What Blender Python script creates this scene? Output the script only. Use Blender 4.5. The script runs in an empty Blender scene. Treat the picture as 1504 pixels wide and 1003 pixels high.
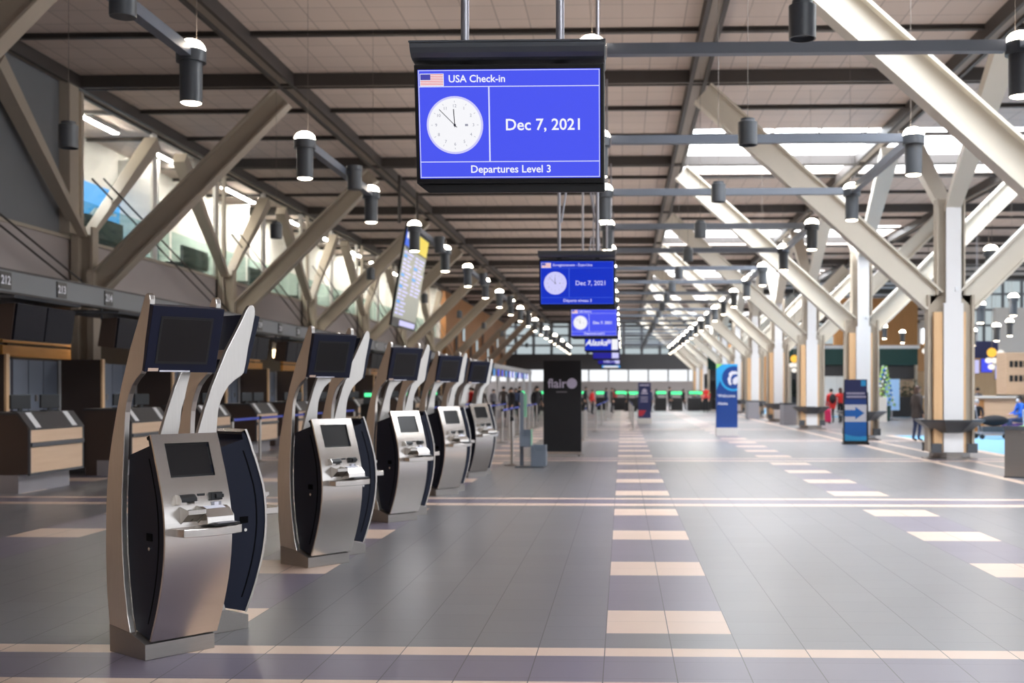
import bpy, bmesh, math, random
from mathutils import Vector, Matrix
random.seed(7)
PI = math.pi
C = bpy.context.scene.collection
ORD = ("first second third fourth fifth sixth seventh eighth ninth tenth eleventh twelfth thirteenth fourteenth fifteenth sixteenth "
       "seventeenth eighteenth nineteenth twentieth twenty-first twenty-second twenty-third twenty-fourth twenty-fifth twenty-sixth twenty-seventh twenty-eighth twenty-ninth thirtieth thirty-first thirty-second thirty-third thirty-fourth thirty-fifth thirty-sixth").split()

# ------------------------------------------------------------------ materials
def lin(c):
    c = c / 255.0
    return c / 12.92 if c <= 0.04045 else ((c + 0.055) / 1.055) ** 2.4
def rgb(r, g, b): return (lin(r), lin(g), lin(b), 1.0)

def new_mat(name):
    m = bpy.data.materials.new(name); m.use_nodes = True
    nt = m.node_tree; nt.nodes.clear()
    return m, nt
def N(nt, kind, **kw):
    n = nt.nodes.new(kind)
    for k, v in kw.items(): setattr(n, k, v)
    return n
def L(nt, a, b): nt.links.new(a, b)

def mat(name, col, rough=0.5, metal=0.0, spec=0.5, vary=0.06, scale=3.0, stretch=None, bump=0.0, coat=0.0):
    """painted / plastic / metal surface with a little procedural variation"""
    m, nt = new_mat(name)
    out = N(nt, 'ShaderNodeOutputMaterial'); p = N(nt, 'ShaderNodeBsdfPrincipled')
    tc = N(nt, 'ShaderNodeTexCoord'); mp = N(nt, 'ShaderNodeMapping'); nz = N(nt, 'ShaderNodeTexNoise')
    nz.inputs['Scale'].default_value = scale; nz.inputs['Detail'].default_value = 3
    if stretch: mp.inputs['Scale'].default_value = stretch
    L(nt, tc.outputs['Object'], mp.inputs[0]); L(nt, mp.outputs[0], nz.inputs['Vector'])
    mx = N(nt, 'ShaderNodeMix', data_type='RGBA')
    d = 1 - vary; u = 1 + vary
    mx.inputs[6].default_value = (col[0]*d, col[1]*d, col[2]*d, 1); mx.inputs[7].default_value = (min(col[0]*u,1), min(col[1]*u,1), min(col[2]*u,1), 1)
    L(nt, nz.outputs[0], mx.inputs[0]); L(nt, mx.outputs[2], p.inputs['Base Color'])
    p.inputs['Roughness'].default_value = rough; p.inputs['Metallic'].default_value = metal
    p.inputs['Specular IOR Level'].default_value = spec; p.inputs['Coat Weight'].default_value = coat
    if bump:
        b = N(nt, 'ShaderNodeBump'); b.inputs['Strength'].default_value = bump; b.inputs['Distance'].default_value = 0.01
        L(nt, nz.outputs[0], b.inputs['Height']); L(nt, b.outputs[0], p.inputs['Normal'])
    L(nt, p.outputs[0], out.inputs[0])
    return m

def emit(name, col, strength=1.0):
    m, nt = new_mat(name)
    out = N(nt, 'ShaderNodeOutputMaterial'); e = N(nt, 'ShaderNodeEmission')
    e.inputs[0].default_value = col; e.inputs[1].default_value = strength
    L(nt, e.outputs[0], out.inputs[0])
    return m

def screen_glow(name, col, strength=1.0):
    """lit display: emission under a faint gloss"""
    m, nt = new_mat(name)
    out = N(nt, 'ShaderNodeOutputMaterial'); p = N(nt, 'ShaderNodeBsdfPrincipled')
    p.inputs['Base Color'].default_value = (0.01, 0.01, 0.01, 1); p.inputs['Roughness'].default_value = 0.4
    p.inputs['Specular IOR Level'].default_value = 0.2
    p.inputs['Emission Color'].default_value = col; p.inputs['Emission Strength'].default_value = strength
    L(nt, p.outputs[0], out.inputs[0])
    return m

def glass(name, tint=(0.96, 0.98, 0.97, 1), gloss=0.06):
    m, nt = new_mat(name)
    out = N(nt, 'ShaderNodeOutputMaterial'); t = N(nt, 'ShaderNodeBsdfTransparent'); g = N(nt, 'ShaderNodeBsdfGlossy')
    t.inputs[0].default_value = tint; g.inputs['Roughness'].default_value = 0.05
    mx = N(nt, 'ShaderNodeMixShader'); mx.inputs[0].default_value = gloss
    L(nt, t.outputs[0], mx.inputs[1]); L(nt, g.outputs[0], mx.inputs[2]); L(nt, mx.outputs[0], out.inputs[0])
    return m

TW, TL, BAY, Y0 = 0.41, 0.3976, 9.94, 7.666     # tile width, tile length, bay length, first beige cell
def tile_mat(name, col, stagger, rough=0.33, vary=0.07):
    m, nt = new_mat(name)
    out = N(nt, 'ShaderNodeOutputMaterial'); p = N(nt, 'ShaderNodeBsdfPrincipled')
    tc = N(nt, 'ShaderNodeTexCoord'); sp = N(nt, 'ShaderNodeSeparateXYZ'); L(nt, tc.outputs['Object'], sp.inputs[0])
    def M(op, a, b=None, c=None):
        n = N(nt, 'ShaderNodeMath', operation=op)
        for i, v in enumerate((a, b, c)):
            if v is None: continue
            if isinstance(v, (int, float)): n.inputs[i].default_value = v
            else: L(nt, v, n.inputs[i])
        return n.outputs[0]
    u = M('DIVIDE', M('ADD', sp.outputs[0], 0.107 + TW * 100), TW)
    cu = M('FLOOR', u); fu = M('FRACT', u)
    v = M('DIVIDE', M('ADD', sp.outputs[1], -Y0 + TL * 200), TL)
    if stagger: v = M('ADD', v, M('MULTIPLY', M('MODULO', cu, 2.0), 0.5))
    v2 = M('MULTIPLY', v, 1.0); cv = M('FLOOR', v2); fv = M('FRACT', v2)
    eu = M('MINIMUM', fu, M('SUBTRACT', 1.0, fu)); ev = M('MINIMUM', fv, M('SUBTRACT', 1.0, fv))
    gu = M('LESS_THAN', eu, 0.0075); gv = M('LESS_THAN', ev, 0.006)
    cb = N(nt, 'ShaderNodeCombineXYZ'); L(nt, cu, cb.inputs[0]); L(nt, cv, cb.inputs[1])
    wn = N(nt, 'ShaderNodeTexWhiteNoise', noise_dimensions='2D'); L(nt, cb.outputs[0], wn.inputs['Vector'])
    nz = N(nt, 'ShaderNodeTexNoise'); nz.inputs['Scale'].default_value = 1.3; nz.inputs['Detail'].default_value = 4
    L(nt, tc.outputs['Object'], nz.inputs['Vector'])
    f = M('ADD', M('MULTIPLY', wn.outputs['Value'], 0.55), M('MULTIPLY', nz.outputs[0], 0.45))
    mx = N(nt, 'ShaderNodeMix', data_type='RGBA')
    mx.inputs[6].default_value = tuple(c * (1 - vary) for c in col[:3]) + (1,); mx.inputs[7].default_value = tuple(c * (1 + vary) for c in col[:3]) + (1,)
    L(nt, f, mx.inputs[0])
    g1 = N(nt, 'ShaderNodeMix', data_type='RGBA'); g1.inputs[7].default_value = (col[0]*0.5, col[1]*0.5, col[2]*0.5, 1)
    L(nt, gv, g1.inputs[0]); L(nt, mx.outputs[2], g1.inputs[6])
    g2 = N(nt, 'ShaderNodeMix', data_type='RGBA'); g2.inputs[7].default_value = (0.035, 0.032, 0.03, 1)
    L(nt, gu, g2.inputs[0]); L(nt, g1.outputs[2], g2.inputs[6])
    L(nt, g2.outputs[2], p.inputs['Base Color'])
    p.inputs['Roughness'].default_value = rough
    L(nt, p.outputs[0], out.inputs[0])
    return m

def panel_mat(name, col, dx, dy, rough=0.9):
    """acoustic ceiling panels with fine joints"""
    m, nt = new_mat(name)
    out = N(nt, 'ShaderNodeOutputMaterial'); p = N(nt, 'ShaderNodeBsdfPrincipled')
    tc = N(nt, 'ShaderNodeTexCoord'); br = N(nt, 'ShaderNodeTexBrick')
    br.offset = 0.0; br.inputs['Color1'].default_value = col; br.inputs['Color2'].default_value = tuple(c * 0.93 for c in col[:3]) + (1,)
    br.inputs['Mortar'].default_value = tuple(c * 0.6 for c in col[:3]) + (1,)
    br.inputs['Scale'].default_value = 1.0; br.inputs['Mortar Size'].default_value = 0.012; br.inputs['Brick Width'].default_value = dx; br.inputs['Row Height'].default_value = dy
    L(nt, tc.outputs['Object'], br.inputs['Vector']); L(nt, br.outputs[0], p.inputs['Base Color'])
    p.inputs['Roughness'].default_value = rough; p.inputs['Specular IOR Level'].default_value = 0.15
    L(nt, p.outputs[0], out.inputs[0])
    return m

def wood(name, a, b, rough=0.4, stretch=(1, 1, 12)):
    m, nt = new_mat(name)
    out = N(nt, 'ShaderNodeOutputMaterial'); p = N(nt, 'ShaderNodeBsdfPrincipled')
    tc = N(nt, 'ShaderNodeTexCoord'); mp = N(nt, 'ShaderNodeMapping'); nz = N(nt, 'ShaderNodeTexNoise')
    mp.inputs['Scale'].default_value = (12 / stretch[0], 12 / stretch[1], 12 / stretch[2])
    nz.inputs['Scale'].default_value = 1.0; nz.inputs['Detail'].default_value = 5
    L(nt, tc.outputs['Object'], mp.inputs[0]); L(nt, mp.outputs[0], nz.inputs['Vector'])
    mx = N(nt, 'ShaderNodeMix', data_type='RGBA'); mx.inputs[6].default_value = a; mx.inputs[7].default_value = b
    L(nt, nz.outputs[0], mx.inputs[0]); L(nt, mx.outputs[2], p.inputs['Base Color']); p.inputs['Roughness'].default_value = rough
    L(nt, p.outputs[0], out.inputs[0])
    return m

M = {}
M['tile_grey'] = tile_mat('tile_grey', rgb(110, 108, 110), True, 0.33)
M['tile_purple'] = tile_mat('tile_purple', rgb(110, 103, 116), False, 0.33)
M['tile_beige'] = tile_mat('tile_beige', rgb(208, 182, 164), False, 0.33, vary=0.03)
M['carpet'] = mat('carpet_blue', rgb(120, 168, 200), 0.95, vary=0.15, scale=40)
M['ceiling'] = panel_mat('ceiling_panels', rgb(214, 198, 188), 0.62, 0.83)
M['dark_steel'] = mat('dark_roof_steel', rgb(66, 60, 57), 0.55)
M['girder'] = mat('girder_paint', rgb(150, 138, 126), 0.5)
M['cream'] = mat('cream_steel_paint', rgb(214, 206, 192), 0.42, vary=0.03)
M['cream_dim'] = mat('taupe_steel_paint', rgb(176, 164, 148), 0.45, vary=0.04)
M['white_panel'] = mat('white_column_panel', rgb(226, 224, 224), 0.45, vary=0.02)
M['maple'] = wood('maple_trim', rgb(206, 164, 120), rgb(228, 190, 146))
M['maple_desk'] = wood('maple_desk', rgb(206, 170, 138), rgb(226, 196, 166), 0.4, (12, 12, 1))
M['amber_wood'] = wood('amber_wood', rgb(214, 146, 70), rgb(236, 172, 92), 0.4, (1, 12, 1))
M['wood_wall'] = wood('brown_wood_wall', rgb(158, 106, 58), rgb(186, 134, 80), 0.5)
M['steel'] = mat('brushed_steel', rgb(196, 190, 184), 0.34, 1.0, vary=0.08, scale=2.0, stretch=(60, 60, 2))
M['steel_h'] = mat('brushed_steel_front', rgb(208, 201, 195), 0.26, 1.0, vary=0.08, scale=2.0, stretch=(2, 60, 90))
M['steel_dull'] = mat('dull_steel', rgb(150, 144, 140), 0.45, 0.9, vary=0.08, scale=2.0, stretch=(2, 40, 60))
M['chrome'] = mat('bright_steel', rgb(222, 220, 218), 0.2, 1.0, vary=0.03)
M['navy'] = mat('navy_plastic', rgb(14, 19, 42), 0.45, vary=0.05, spec=0.3)
M['groove'] = mat('groove_black', rgb(6, 6, 9), 0.7, vary=0.02, spec=0.05)
M['kiosk_black'] = mat('kiosk_side_panel', rgb(18, 22, 38), 0.5, vary=0.05, spec=0.22)
M['black'] = mat('black_plastic', rgb(20, 20, 22), 0.4, vary=0.05)
M['black_gloss'] = mat('black_screen_glass', rgb(27, 25, 26), 0.3, vary=0.02, spec=0.3)
M['screen_off'] = mat('sleeping_screen', rgb(18, 18, 28), 0.5, vary=0.03, spec=0.12)
M['charcoal'] = mat('charcoal_paint', rgb(72, 75, 80), 0.38, vary=0.05)
M['charcoal_blue'] = mat('slate_metal', rgb(104, 110, 121), 0.38, vary=0.05)
M['grey_fascia'] = mat('grey_fascia', rgb(112, 114, 118), 0.5, vary=0.03)
M['pale_fascia'] = mat('pale_fascia', rgb(196, 194, 194), 0.5, vary=0.03)
M['blue_grey'] = mat('blue_grey_laminate', rgb(112, 118, 132), 0.45, vary=0.03)
M['brown'] = mat('dark_brown_laminate', rgb(66, 52, 46), 0.45, vary=0.06)
M['desk_top'] = mat('dark_desk_top', rgb(56, 56, 58), 0.4, vary=0.05)
M['plinth'] = mat('plinth_metal', rgb(150, 146, 150), 0.4, 0.3, vary=0.06)
M['wall_grey'] = mat('wall_plaster_grey', rgb(176, 166, 162), 0.8, vary=0.03)
M['wall_dark'] = mat('wall_panel_grey', rgb(120, 122, 126), 0.6, vary=0.04)
M['wall_white'] = mat('wall_white', rgb(226, 222, 216), 0.8, vary=0.02)
M['pole'] = mat('grey_pole', rgb(156, 154, 160), 0.35, 0.6, vary=0.03)
M['cable'] = mat('thin_cable', rgb(120, 112, 106), 0.5, 0.5)
M['white_plastic'] = mat('white_plastic', rgb(228, 228, 230), 0.4, vary=0.02)
M['belt'] = mat('blue_belt', rgb(44, 62, 160), 0.6, vary=0.06)
M['fabric_black'] = mat('black_banner_fabric', rgb(26, 25, 28), 0.85, vary=0.08, scale=6, bump=0.3)
M['lilac_print'] = mat('pale_print', rgb(196, 188, 212), 0.7, vary=0.02)
M['sign_blue'] = mat('royal_blue_print', rgb(10, 62, 138), 0.4, vary=0.04)
M['sign_navy'] = mat('navy_print', rgb(32, 40, 92), 0.45, vary=0.04)
M['sign_mid'] = mat('bright_blue_print', rgb(14, 104, 190), 0.45, vary=0.06)
M['sign_cyan'] = mat('cyan_print', rgb(40, 160, 220), 0.45, vary=0.05)
M['sign_lime'] = mat('lime_print', rgb(150, 220, 110), 0.45)
M['print_white'] = mat('white_print', rgb(226, 226, 236), 0.5, vary=0.02)
M['print_red'] = mat('red_print', rgb(190, 36, 56), 0.5)
M['sizer_blue'] = mat('sizer_slate', rgb(104, 112, 124), 0.45)
M['sizer_green'] = mat('sizer_green', rgb(120, 170, 140), 0.5)
M['awning'] = mat('dark_green_awning', rgb(22, 66, 62), 0.6)
M['soffit_dark'] = mat('dark_shopfront', rgb(66, 64, 65), 0.6)
M['purple'] = mat('purple_upholstery', rgb(72, 46, 110), 0.8, vary=0.08)
M['skin'] = mat('skin', rgb(206, 160, 134), 0.5, vary=0.04)
M['hair_brown'] = mat('brown_hair', rgb(66, 44, 34), 0.6, vary=0.2, scale=30)
M['hair_black'] = mat('black_hair', rgb(28, 24, 24), 0.6, vary=0.2, scale=30)
M['hair_grey'] = mat('grey_hair', rgb(176, 174, 176), 0.7, vary=0.1, scale=30)
M['red_cloth'] = mat('red_coat', rgb(206, 44, 40), 0.8, vary=0.08)
M['black_cloth'] = mat('black_cloth', rgb(30, 29, 33), 0.85, vary=0.1)
M['brown_cloth'] = mat('brown_coat', rgb(58, 48, 44), 0.85, vary=0.12, scale=12)
M['blue_cloth'] = mat('blue_jacket', rgb(34, 96, 196), 0.75, vary=0.06)
M['green_cloth'] = mat('green_jacket', rgb(120, 176, 60), 0.75, vary=0.06)
M['denim'] = mat('denim', rgb(52, 62, 92), 0.85, vary=0.1)
M['grey_cloth'] = mat('grey_cloth', rgb(110, 106, 112), 0.85, vary=0.1)
M['pink'] = mat('pink_suitcase', rgb(220, 30, 96), 0.4, vary=0.05)
M['shoe'] = mat('dark_shoe', rgb(34, 30, 30), 0.6)
M['leaf'] = mat('dark_leaves', rgb(58, 74, 52), 0.6, vary=0.3, scale=8)
M['pine'] = mat('pine_needles', rgb(52, 104, 66), 0.7, vary=0.3, scale=10)
M['ball_lime'] = mat('lime_bauble', rgb(170, 214, 110), 0.25)
M['ball_blue'] = mat('blue_bauble', rgb(50, 110, 190), 0.25)
M['ball_silver'] = mat('silver_bauble', rgb(214, 222, 226), 0.2)
M['teal_poster'] = None
M['glass'] = glass('clear_glass')
M['rail_glass'] = glass('green_tinted_glass', (0.78, 0.9, 0.88, 1), 0.1)
M['lamp'] = emit('lamp_glow', (1.0, 0.86, 0.70, 1), 60.0)
M['lamp_down'] = emit('lamp_lens_glow', (1.0, 0.84, 0.64, 1), 26.0)
M['skylight'] = emit('skylight_diffuser', (0.87, 0.93, 1.0, 1), 22.5)
M['strip'] = emit('strip_light', (1.0, 0.93, 0.84, 1), 210.0)
M['warm_lamp'] = emit('warm_lamp', (1.0, 0.72, 0.40, 1), 7.0)
M['far_lit'] = emit('lit_window_band', (0.95, 0.97, 1.0, 1), 1.15)
M['day_window'] = emit('daylight_window', (0.80, 0.92, 0.96, 1), 0.62)
M['green_led'] = emit('green_led', (0.1, 0.95, 0.35, 1), 1.6)
M['globe_amber'] = emit('amber_globe', (1.0, 0.55, 0.08, 1), 1.3)
M['globe_white'] = emit('white_globe', (1.0, 0.94, 0.86, 1), 1.2)
M['scr_blue'] = screen_glow('display_blue', rgb(72, 84, 240))
M['scr_deep'] = screen_glow('display_deep_blue', rgb(8, 46, 196))
M['scr_navy'] = screen_glow('display_indigo', rgb(30, 26, 150))
M['scr_white'] = screen_glow('display_white', rgb(246, 246, 250))
M['scr_lilac'] = screen_glow('display_lilac', rgb(206, 204, 250))
M['scr_line'] = screen_glow('display_line', rgb(214, 218, 255))
M['scr_dimline'] = screen_glow('display_dim_line', rgb(70, 104, 220))
M['scr_ink'] = screen_glow('display_ink', rgb(24, 24, 40))
M['scr_grey'] = screen_glow('display_grey', rgb(150, 152, 168))
M['scr_red'] = screen_glow('display_red', rgb(226, 120, 130))
M['scr_flagred'] = screen_glow('display_strong_red', rgb(224, 30, 60))
M['scr_flagblue'] = screen_glow('display_flag_blue', rgb(70, 70, 170))
M['scr_cyan'] = screen_glow('display_cyan', rgb(70, 160, 240))
M['board_grey'] = screen_glow('board_grey', rgb(158, 160, 150))
M['board_yellow'] = screen_glow('board_yellow', rgb(236, 212, 80))
M['board_blue'] = screen_glow('board_blue', rgb(30, 96, 226))
M['poster_sky'] = screen_glow('backlit_sky_poster', rgb(86, 168, 236), 1.4)

# ------------------------------------------------------------------ mesh builder
class MB:
    def __init__(s): s.v = []; s.f = []; s.mi = []; s.cur = 0; s.sm = []
    def add(s, vs, fs, smooth=False, mtx=None):
        b = len(s.v)
        for p in vs:
            p = Vector(p)
            s.v.append(mtx @ p if mtx else p)
        for f in fs: s.f.append([b + i for i in f]); s.mi.append(s.cur); s.sm.append(smooth)
        return s
    def box(s, x0, x1, y0, y1, z0, z1, mtx=None):
        vs = [(x0,y0,z0),(x1,y0,z0),(x1,y1,z0),(x0,y1,z0),(x0,y0,z1),(x1,y0,z1),(x1,y1,z1),(x0,y1,z1)]
        return s.add(vs, [(0,3,2,1),(4,5,6,7),(0,1,5,4),(1,2,6,5),(2,3,7,6),(3,0,4,7)], mtx=mtx)
    def prism(s, prof, a0, a1, axis='x', mtx=None):
        """closed outline extruded along an axis; outline pairs are the other two coordinates in order"""
        n = len(prof)
        def P(a, p):
            return (a, p[0], p[1]) if axis == 'x' else (p[0], a, p[1]) if axis == 'y' else (p[0], p[1], a)
        vs = [P(a0, p) for p in prof] + [P(a1, p) for p in prof]
        fs = [tuple(range(n)), tuple(range(2*n-1, n-1, -1))] + [(i, n+i, n+(i+1) % n, (i+1) % n) for i in range(n)]
        return s.add(vs, fs, mtx=mtx)
    def tube(s, p0, p1, r0, r1=None, n=12, cap=True, smooth=True):
        p0, p1 = Vector(p0), Vector(p1); r1 = r0 if r1 is None else r1
        d = (p1 - p0).normalized(); u = d.orthogonal().normalized(); w = d.cross(u)
        vs = []
        for p, r in ((p0, r0), (p1, r1)):
            for i in range(n):
                a = 2*PI*i/n; vs.append(p + u*math.cos(a)*r + w*math.sin(a)*r)
        s.add(vs, [(i, (i+1) % n, n+(i+1) % n, n+i) for i in range(n)], smooth)
        if cap: s.add(vs[:n], [tuple(reversed(range(n)))]); s.add(vs[n:], [tuple(range(n))])
        return s
    def lathe(s, prof, n=24, c=(0,0,0), smooth=True, mtx=None):
        c = Vector(c); vs = []; fs = []
        for r, z in prof:
            for i in range(n):
                a = 2*PI*i/n; vs.append(c + Vector((r*math.cos(a), r*math.sin(a), z)))
        for j in range(len(prof)-1):
            for i in range(n): fs.append((j*n+i, j*n+(i+1) % n, (j+1)*n+(i+1) % n, (j+1)*n+i))
        return s.add(vs, fs, smooth, mtx)
    def bar(s, p0, p1, w, h, up=(0,0,1), w1=None, h1=None):
        """rectangular bar from p0 to p1: w across, h along 'up'"""
        p0, p1 = Vector(p0), Vector(p1); d = (p1-p0).normalized()
        side = d.cross(Vector(up)).normalized(); u = side.cross(d)
        w1 = w if w1 is None else w1; h1 = h if h1 is None else h1
        vs = []
        for p, a, b in ((p0, w, h), (p1, w1, h1)):
            for sx, sy in ((-1,-1),(1,-1),(1,1),(-1,1)): vs.append(p + side*sx*a/2 + u*sy*b/2)
        return s.add(vs, [(0,1,2,3),(7,6,5,4),(0,4,5,1),(1,5,6,2),(2,6,7,3),(3,7,4,0)])
    def ibeam(s, p0, p1, depth, width, tf=0.04, tw=0.05, up=(0,1,0)):
        """I section whose web lies in the plane that holds the axis and is normal to 'up'; flanges are 'width' along 'up'"""
        p0, p1 = Vector(p0), Vector(p1); d = (p1-p0).normalized(); n = Vector(up); t = n.cross(d).normalized()
        for k in (-1, 1):
            o = t*k*(depth/2 - tf/2); s.bar(p0+o, p1+o, tf, width, up=n)
        return s.bar(p0, p1, depth - 2*tf, tw, up=n)
    def ball(s, c, r, n=12, m=8, sq=(1,1,1)):
        vs = []; fs = []
        for j in range(m+1):
            t = PI*j/m
            for i in range(n):
                a = 2*PI*i/n
                vs.append((c[0]+r*sq[0]*math.sin(t)*math.cos(a), c[1]+r*sq[1]*math.sin(t)*math.sin(a), c[2]+r*sq[2]*math.cos(t)))
        for j in range(m):
            for i in range(n): fs.append((j*n+i, (j+1)*n+i, (j+1)*n+(i+1) % n, j*n+(i+1) % n))
        return s.add(vs, fs, True)
    def text(s, body, size, mtx, align='CENTER', bold=0.0):
        cu = bpy.data.curves.new('lettering', 'FONT'); cu.body = body; cu.size = size; cu.align_x = align; cu.align_y = 'CENTER'
        cu.offset = bold; cu.extrude = 0.0008; cu.resolution_u = 3
        o = bpy.data.objects.new('lettering', cu); C.objects.link(o)
        dg = bpy.context.evaluated_depsgraph_get(); me = bpy.data.meshes.new_from_object(o.evaluated_get(dg))
        s.add([v.co for v in me.vertices], [tuple(p.vertices) for p in me.polygons], mtx=mtx)
        bpy.data.objects.remove(o); bpy.data.curves.remove(cu); bpy.data.meshes.remove(me)
        return s

def obj(name, mb, mats, parent=None, bevel=0.0, merge=True):
    me = bpy.data.meshes.new(name); me.from_pydata([tuple(v) for v in mb.v], [], mb.f)
    for m in (mats if isinstance(mats, (list, tuple)) else [mats]): me.materials.append(m)
    for p, i, sm in zip(me.polygons, mb.mi, mb.sm): p.material_index = i; p.use_smooth = sm
    bm = bmesh.new(); bm.from_mesh(me)
    if merge: bmesh.ops.remove_doubles(bm, verts=bm.verts, dist=1e-5)
    bmesh.ops.recalc_face_normals(bm, faces=bm.faces); bm.to_mesh(me); bm.free()
    if any(mb.sm): me.set_sharp_from_angle(angle=math.radians(38))
    o = bpy.data.objects.new(name, me); C.objects.link(o)
    if parent is not None: o.parent = parent
    if bevel:
        b = o.modifiers.new('edge', 'BEVEL'); b.width = bevel; b.segments = 2; b.limit_method = 'ANGLE'
    return o
def tag(o, label, cat, group=None, kind=None):
    o['label'] = label; o['category'] = cat
    if group: o['group'] = group
    if kind: o['kind'] = kind
    return o
def thing(name, label, cat, loc=(0,0,0), rz=0.0, group=None, kind=None):
    o = bpy.data.objects.new(name, None); C.objects.link(o); o.empty_display_size = 0.2
    o.location = loc; o.rotation_euler = (0, 0, rz)
    return tag(o, label, cat, group, kind)
def struct(name, mb, mats, parent=None):
    o = obj(name, mb, mats, parent)
    if parent is None: o['kind'] = 'structure'
    return o
def dup(root, loc, rz=None, label=None):
    r = root.copy(); C.objects.link(r); r.location = loc
    if rz is not None: r.rotation_euler = (0, 0, rz)
    if label: r['label'] = label
    def kids(a, b):
        for ch in list(a.children):
            c = ch.copy(); C.objects.link(c); c.parent = b; kids(ch, c)
    kids(root, r)
    return r
FACE = Matrix(((1,0,0,0),(0,0,-1,0),(0,1,0,0),(0,0,0,1)))            # lettering plane x,y -> x,z (reads from -y)
def face_at(x, y, z): return Matrix.Translation((x, y, z)) @ FACE
SIDE = Matrix(((0,0,1,0),(1,0,0,0),(0,1,0,0),(0,0,0,1)))            # lettering plane that reads from +x
def side_at(x, y, z): return Matrix.Translation((x, y, z)) @ SIDE

# ------------------------------------------------------------------ floor
YN, YF = -34.0, 131.0
xs = [-18.0]
lanes = [(-0.107 + TW*8*k, -0.107 + TW*8*k + TW*2) for k in (-3, -2, -1, 0, 1)]
for a, b in lanes: xs += [a, b]
xs += [6.72, 6.92, 7.66, 7.80, 9.0, 9.3, 32.0]; xs = sorted(set(round(x, 4) for x in xs))
ys = [YN]
for k in range(-5, 13):
    o = Y0 + BAY*k
    for r in (0, 2, 6, 8, 12, 14, 18, 20, 21.0, 21.8, 23.35, 23.9): ys.append(o + r*TL)
ys += [26.0, 40.5, 66.0, 96.0, YF]
ys = sorted(set(round(y, 4) for y in ys if YN <= y <= YF))
fl = MB()
def floor_kind(x, y):
    r = ((y - Y0) % BAY) / TL
    if x > 9.3 and (26.0 < y < 40.5 or 66.0 < y < 96.0): return 3
    if 9.0 < x < 9.3 and (26.0 < y < 40.5): return 2
    if 6.72 < x < 6.92 or 7.66 < x < 7.80: return 2
    if 21.0 <= r < 21.8 or 23.35 <= r < 23.9: return 2 if x < 9.0 else 0
    if 21.8 <= r < 23.35: return 1 if x < 9.0 else 0
    for a, b in lanes:
        if a < x < b:
            if r > 20: return 0
            return 2 if (r % 6) < 2 else 1
    return 0
for i in range(len(xs)-1):
    for j in range(len(ys)-1):
        fl.cur = floor_kind((xs[i]+xs[i+1])/2, (ys[j]+ys[j+1])/2)
        fl.add([(xs[i],ys[j],0),(xs[i+1],ys[j],0),(xs[i+1],ys[j+1],0),(xs[i],ys[j+1],0)], [(0,1,2,3)])
struct('floor', fl, [M['tile_grey'], M['tile_purple'], M['tile_beige'], M['carpet']])

# ------------------------------------------------------------------ ceiling, skylights, roof steel
ZC = 8.95
SKX0, SKX1, GX = 1.95, 12.6, (-12.9, -7.85, 1.75, 7.5, 12.95)
SK = [(33.3 + 19.88*k, 40.2 + 19.88*k) for k in range(-3, 5)]
ce = MB()
def cslab(x0, x1, y0, y1): ce.box(x0, x1, y0, y1, ZC, ZC + 0.12)
cslab(-18, SKX0, YN, YF); cslab(SKX1, 32, YN, YF)
yy = YN
for a, b in SK:
    a = max(a, YN); cslab(SKX0, SKX1, yy, a) if a > yy else None; yy = b
cslab(SKX0, SKX1, yy, YF)
struct('ceiling', ce, M['ceiling'])
tn = wn = 0
for a, b in SK:
    tn += 1; w = MB(); zt = ZC + 1.25
    for x0, x1, y0, y1 in ((SKX0-.1, SKX0, a, b), (SKX1, SKX1+.1, a, b), (SKX0-.1, SKX1+.1, a-.1, a), (SKX0-.1, SKX1+.1, b, b+.1)): w.box(x0, x1, y0, y1, ZC+.12, zt)
    struct('trim_%d' % tn, w, M['wall_white'])
    wn += 1; g = MB(); g.box(SKX0, SKX1, a, b, zt+.02, zt+.06)
    wo = struct('window_%d' % wn, g, M['skylight'])
    f = MB()
    for k in range(8):
        x = SKX0 + (SKX1-SKX0)*k/7; f.box(x-.04, x+.04, a, b, zt-.12, zt+.019)
    f.box(SKX0, SKX1, (a+b)/2-.04, (a+b)/2+.04, zt-.12, zt+.019)
    obj('window_frame', f, M['wall_white'], wo)
def beam_obj(mb, m): return struct('ceiling_beam', mb, m)
yb = 27.2 - BAY*6
k = 0
while yb < YF - 1:
    main = k % 3 == 0
    b = MB(); h = 0.28 if main else 0.10; wd = 0.26 if main else 0.13; z = ZC - h/2 - 0.002
    for x0, x1 in ((-16.0, 32.0),):
        if main:
            for dy in (-.12, .12): b.box(x0, x1, yb+dy-.035, yb+dy+.035, ZC-.29, ZC-.003)
            b.cur = 1; b.box(x0, x1, yb-.085, yb+.085, ZC-.26, ZC-.004)
        else: b.ibeam((x0, yb, z), (x1, yb, z), h, wd, tf=0.025, tw=0.03, up=(0,1,0))
    beam_obj(b, [M['dark_steel'], M['girder']])
    yb += BAY/3; k += 1
for gx in GX:
    b = MB()
    for dx in (-0.16, 0.16): b.box(gx+dx-.045, gx+dx+.045, YN, YF, ZC-.30, ZC-.003)
    b.cur = 1; b.box(gx-.115, gx+.115, YN, YF, ZC-.24, ZC-.004)
    beam_obj(b, [M['dark_steel'], M['girder']])

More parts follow.
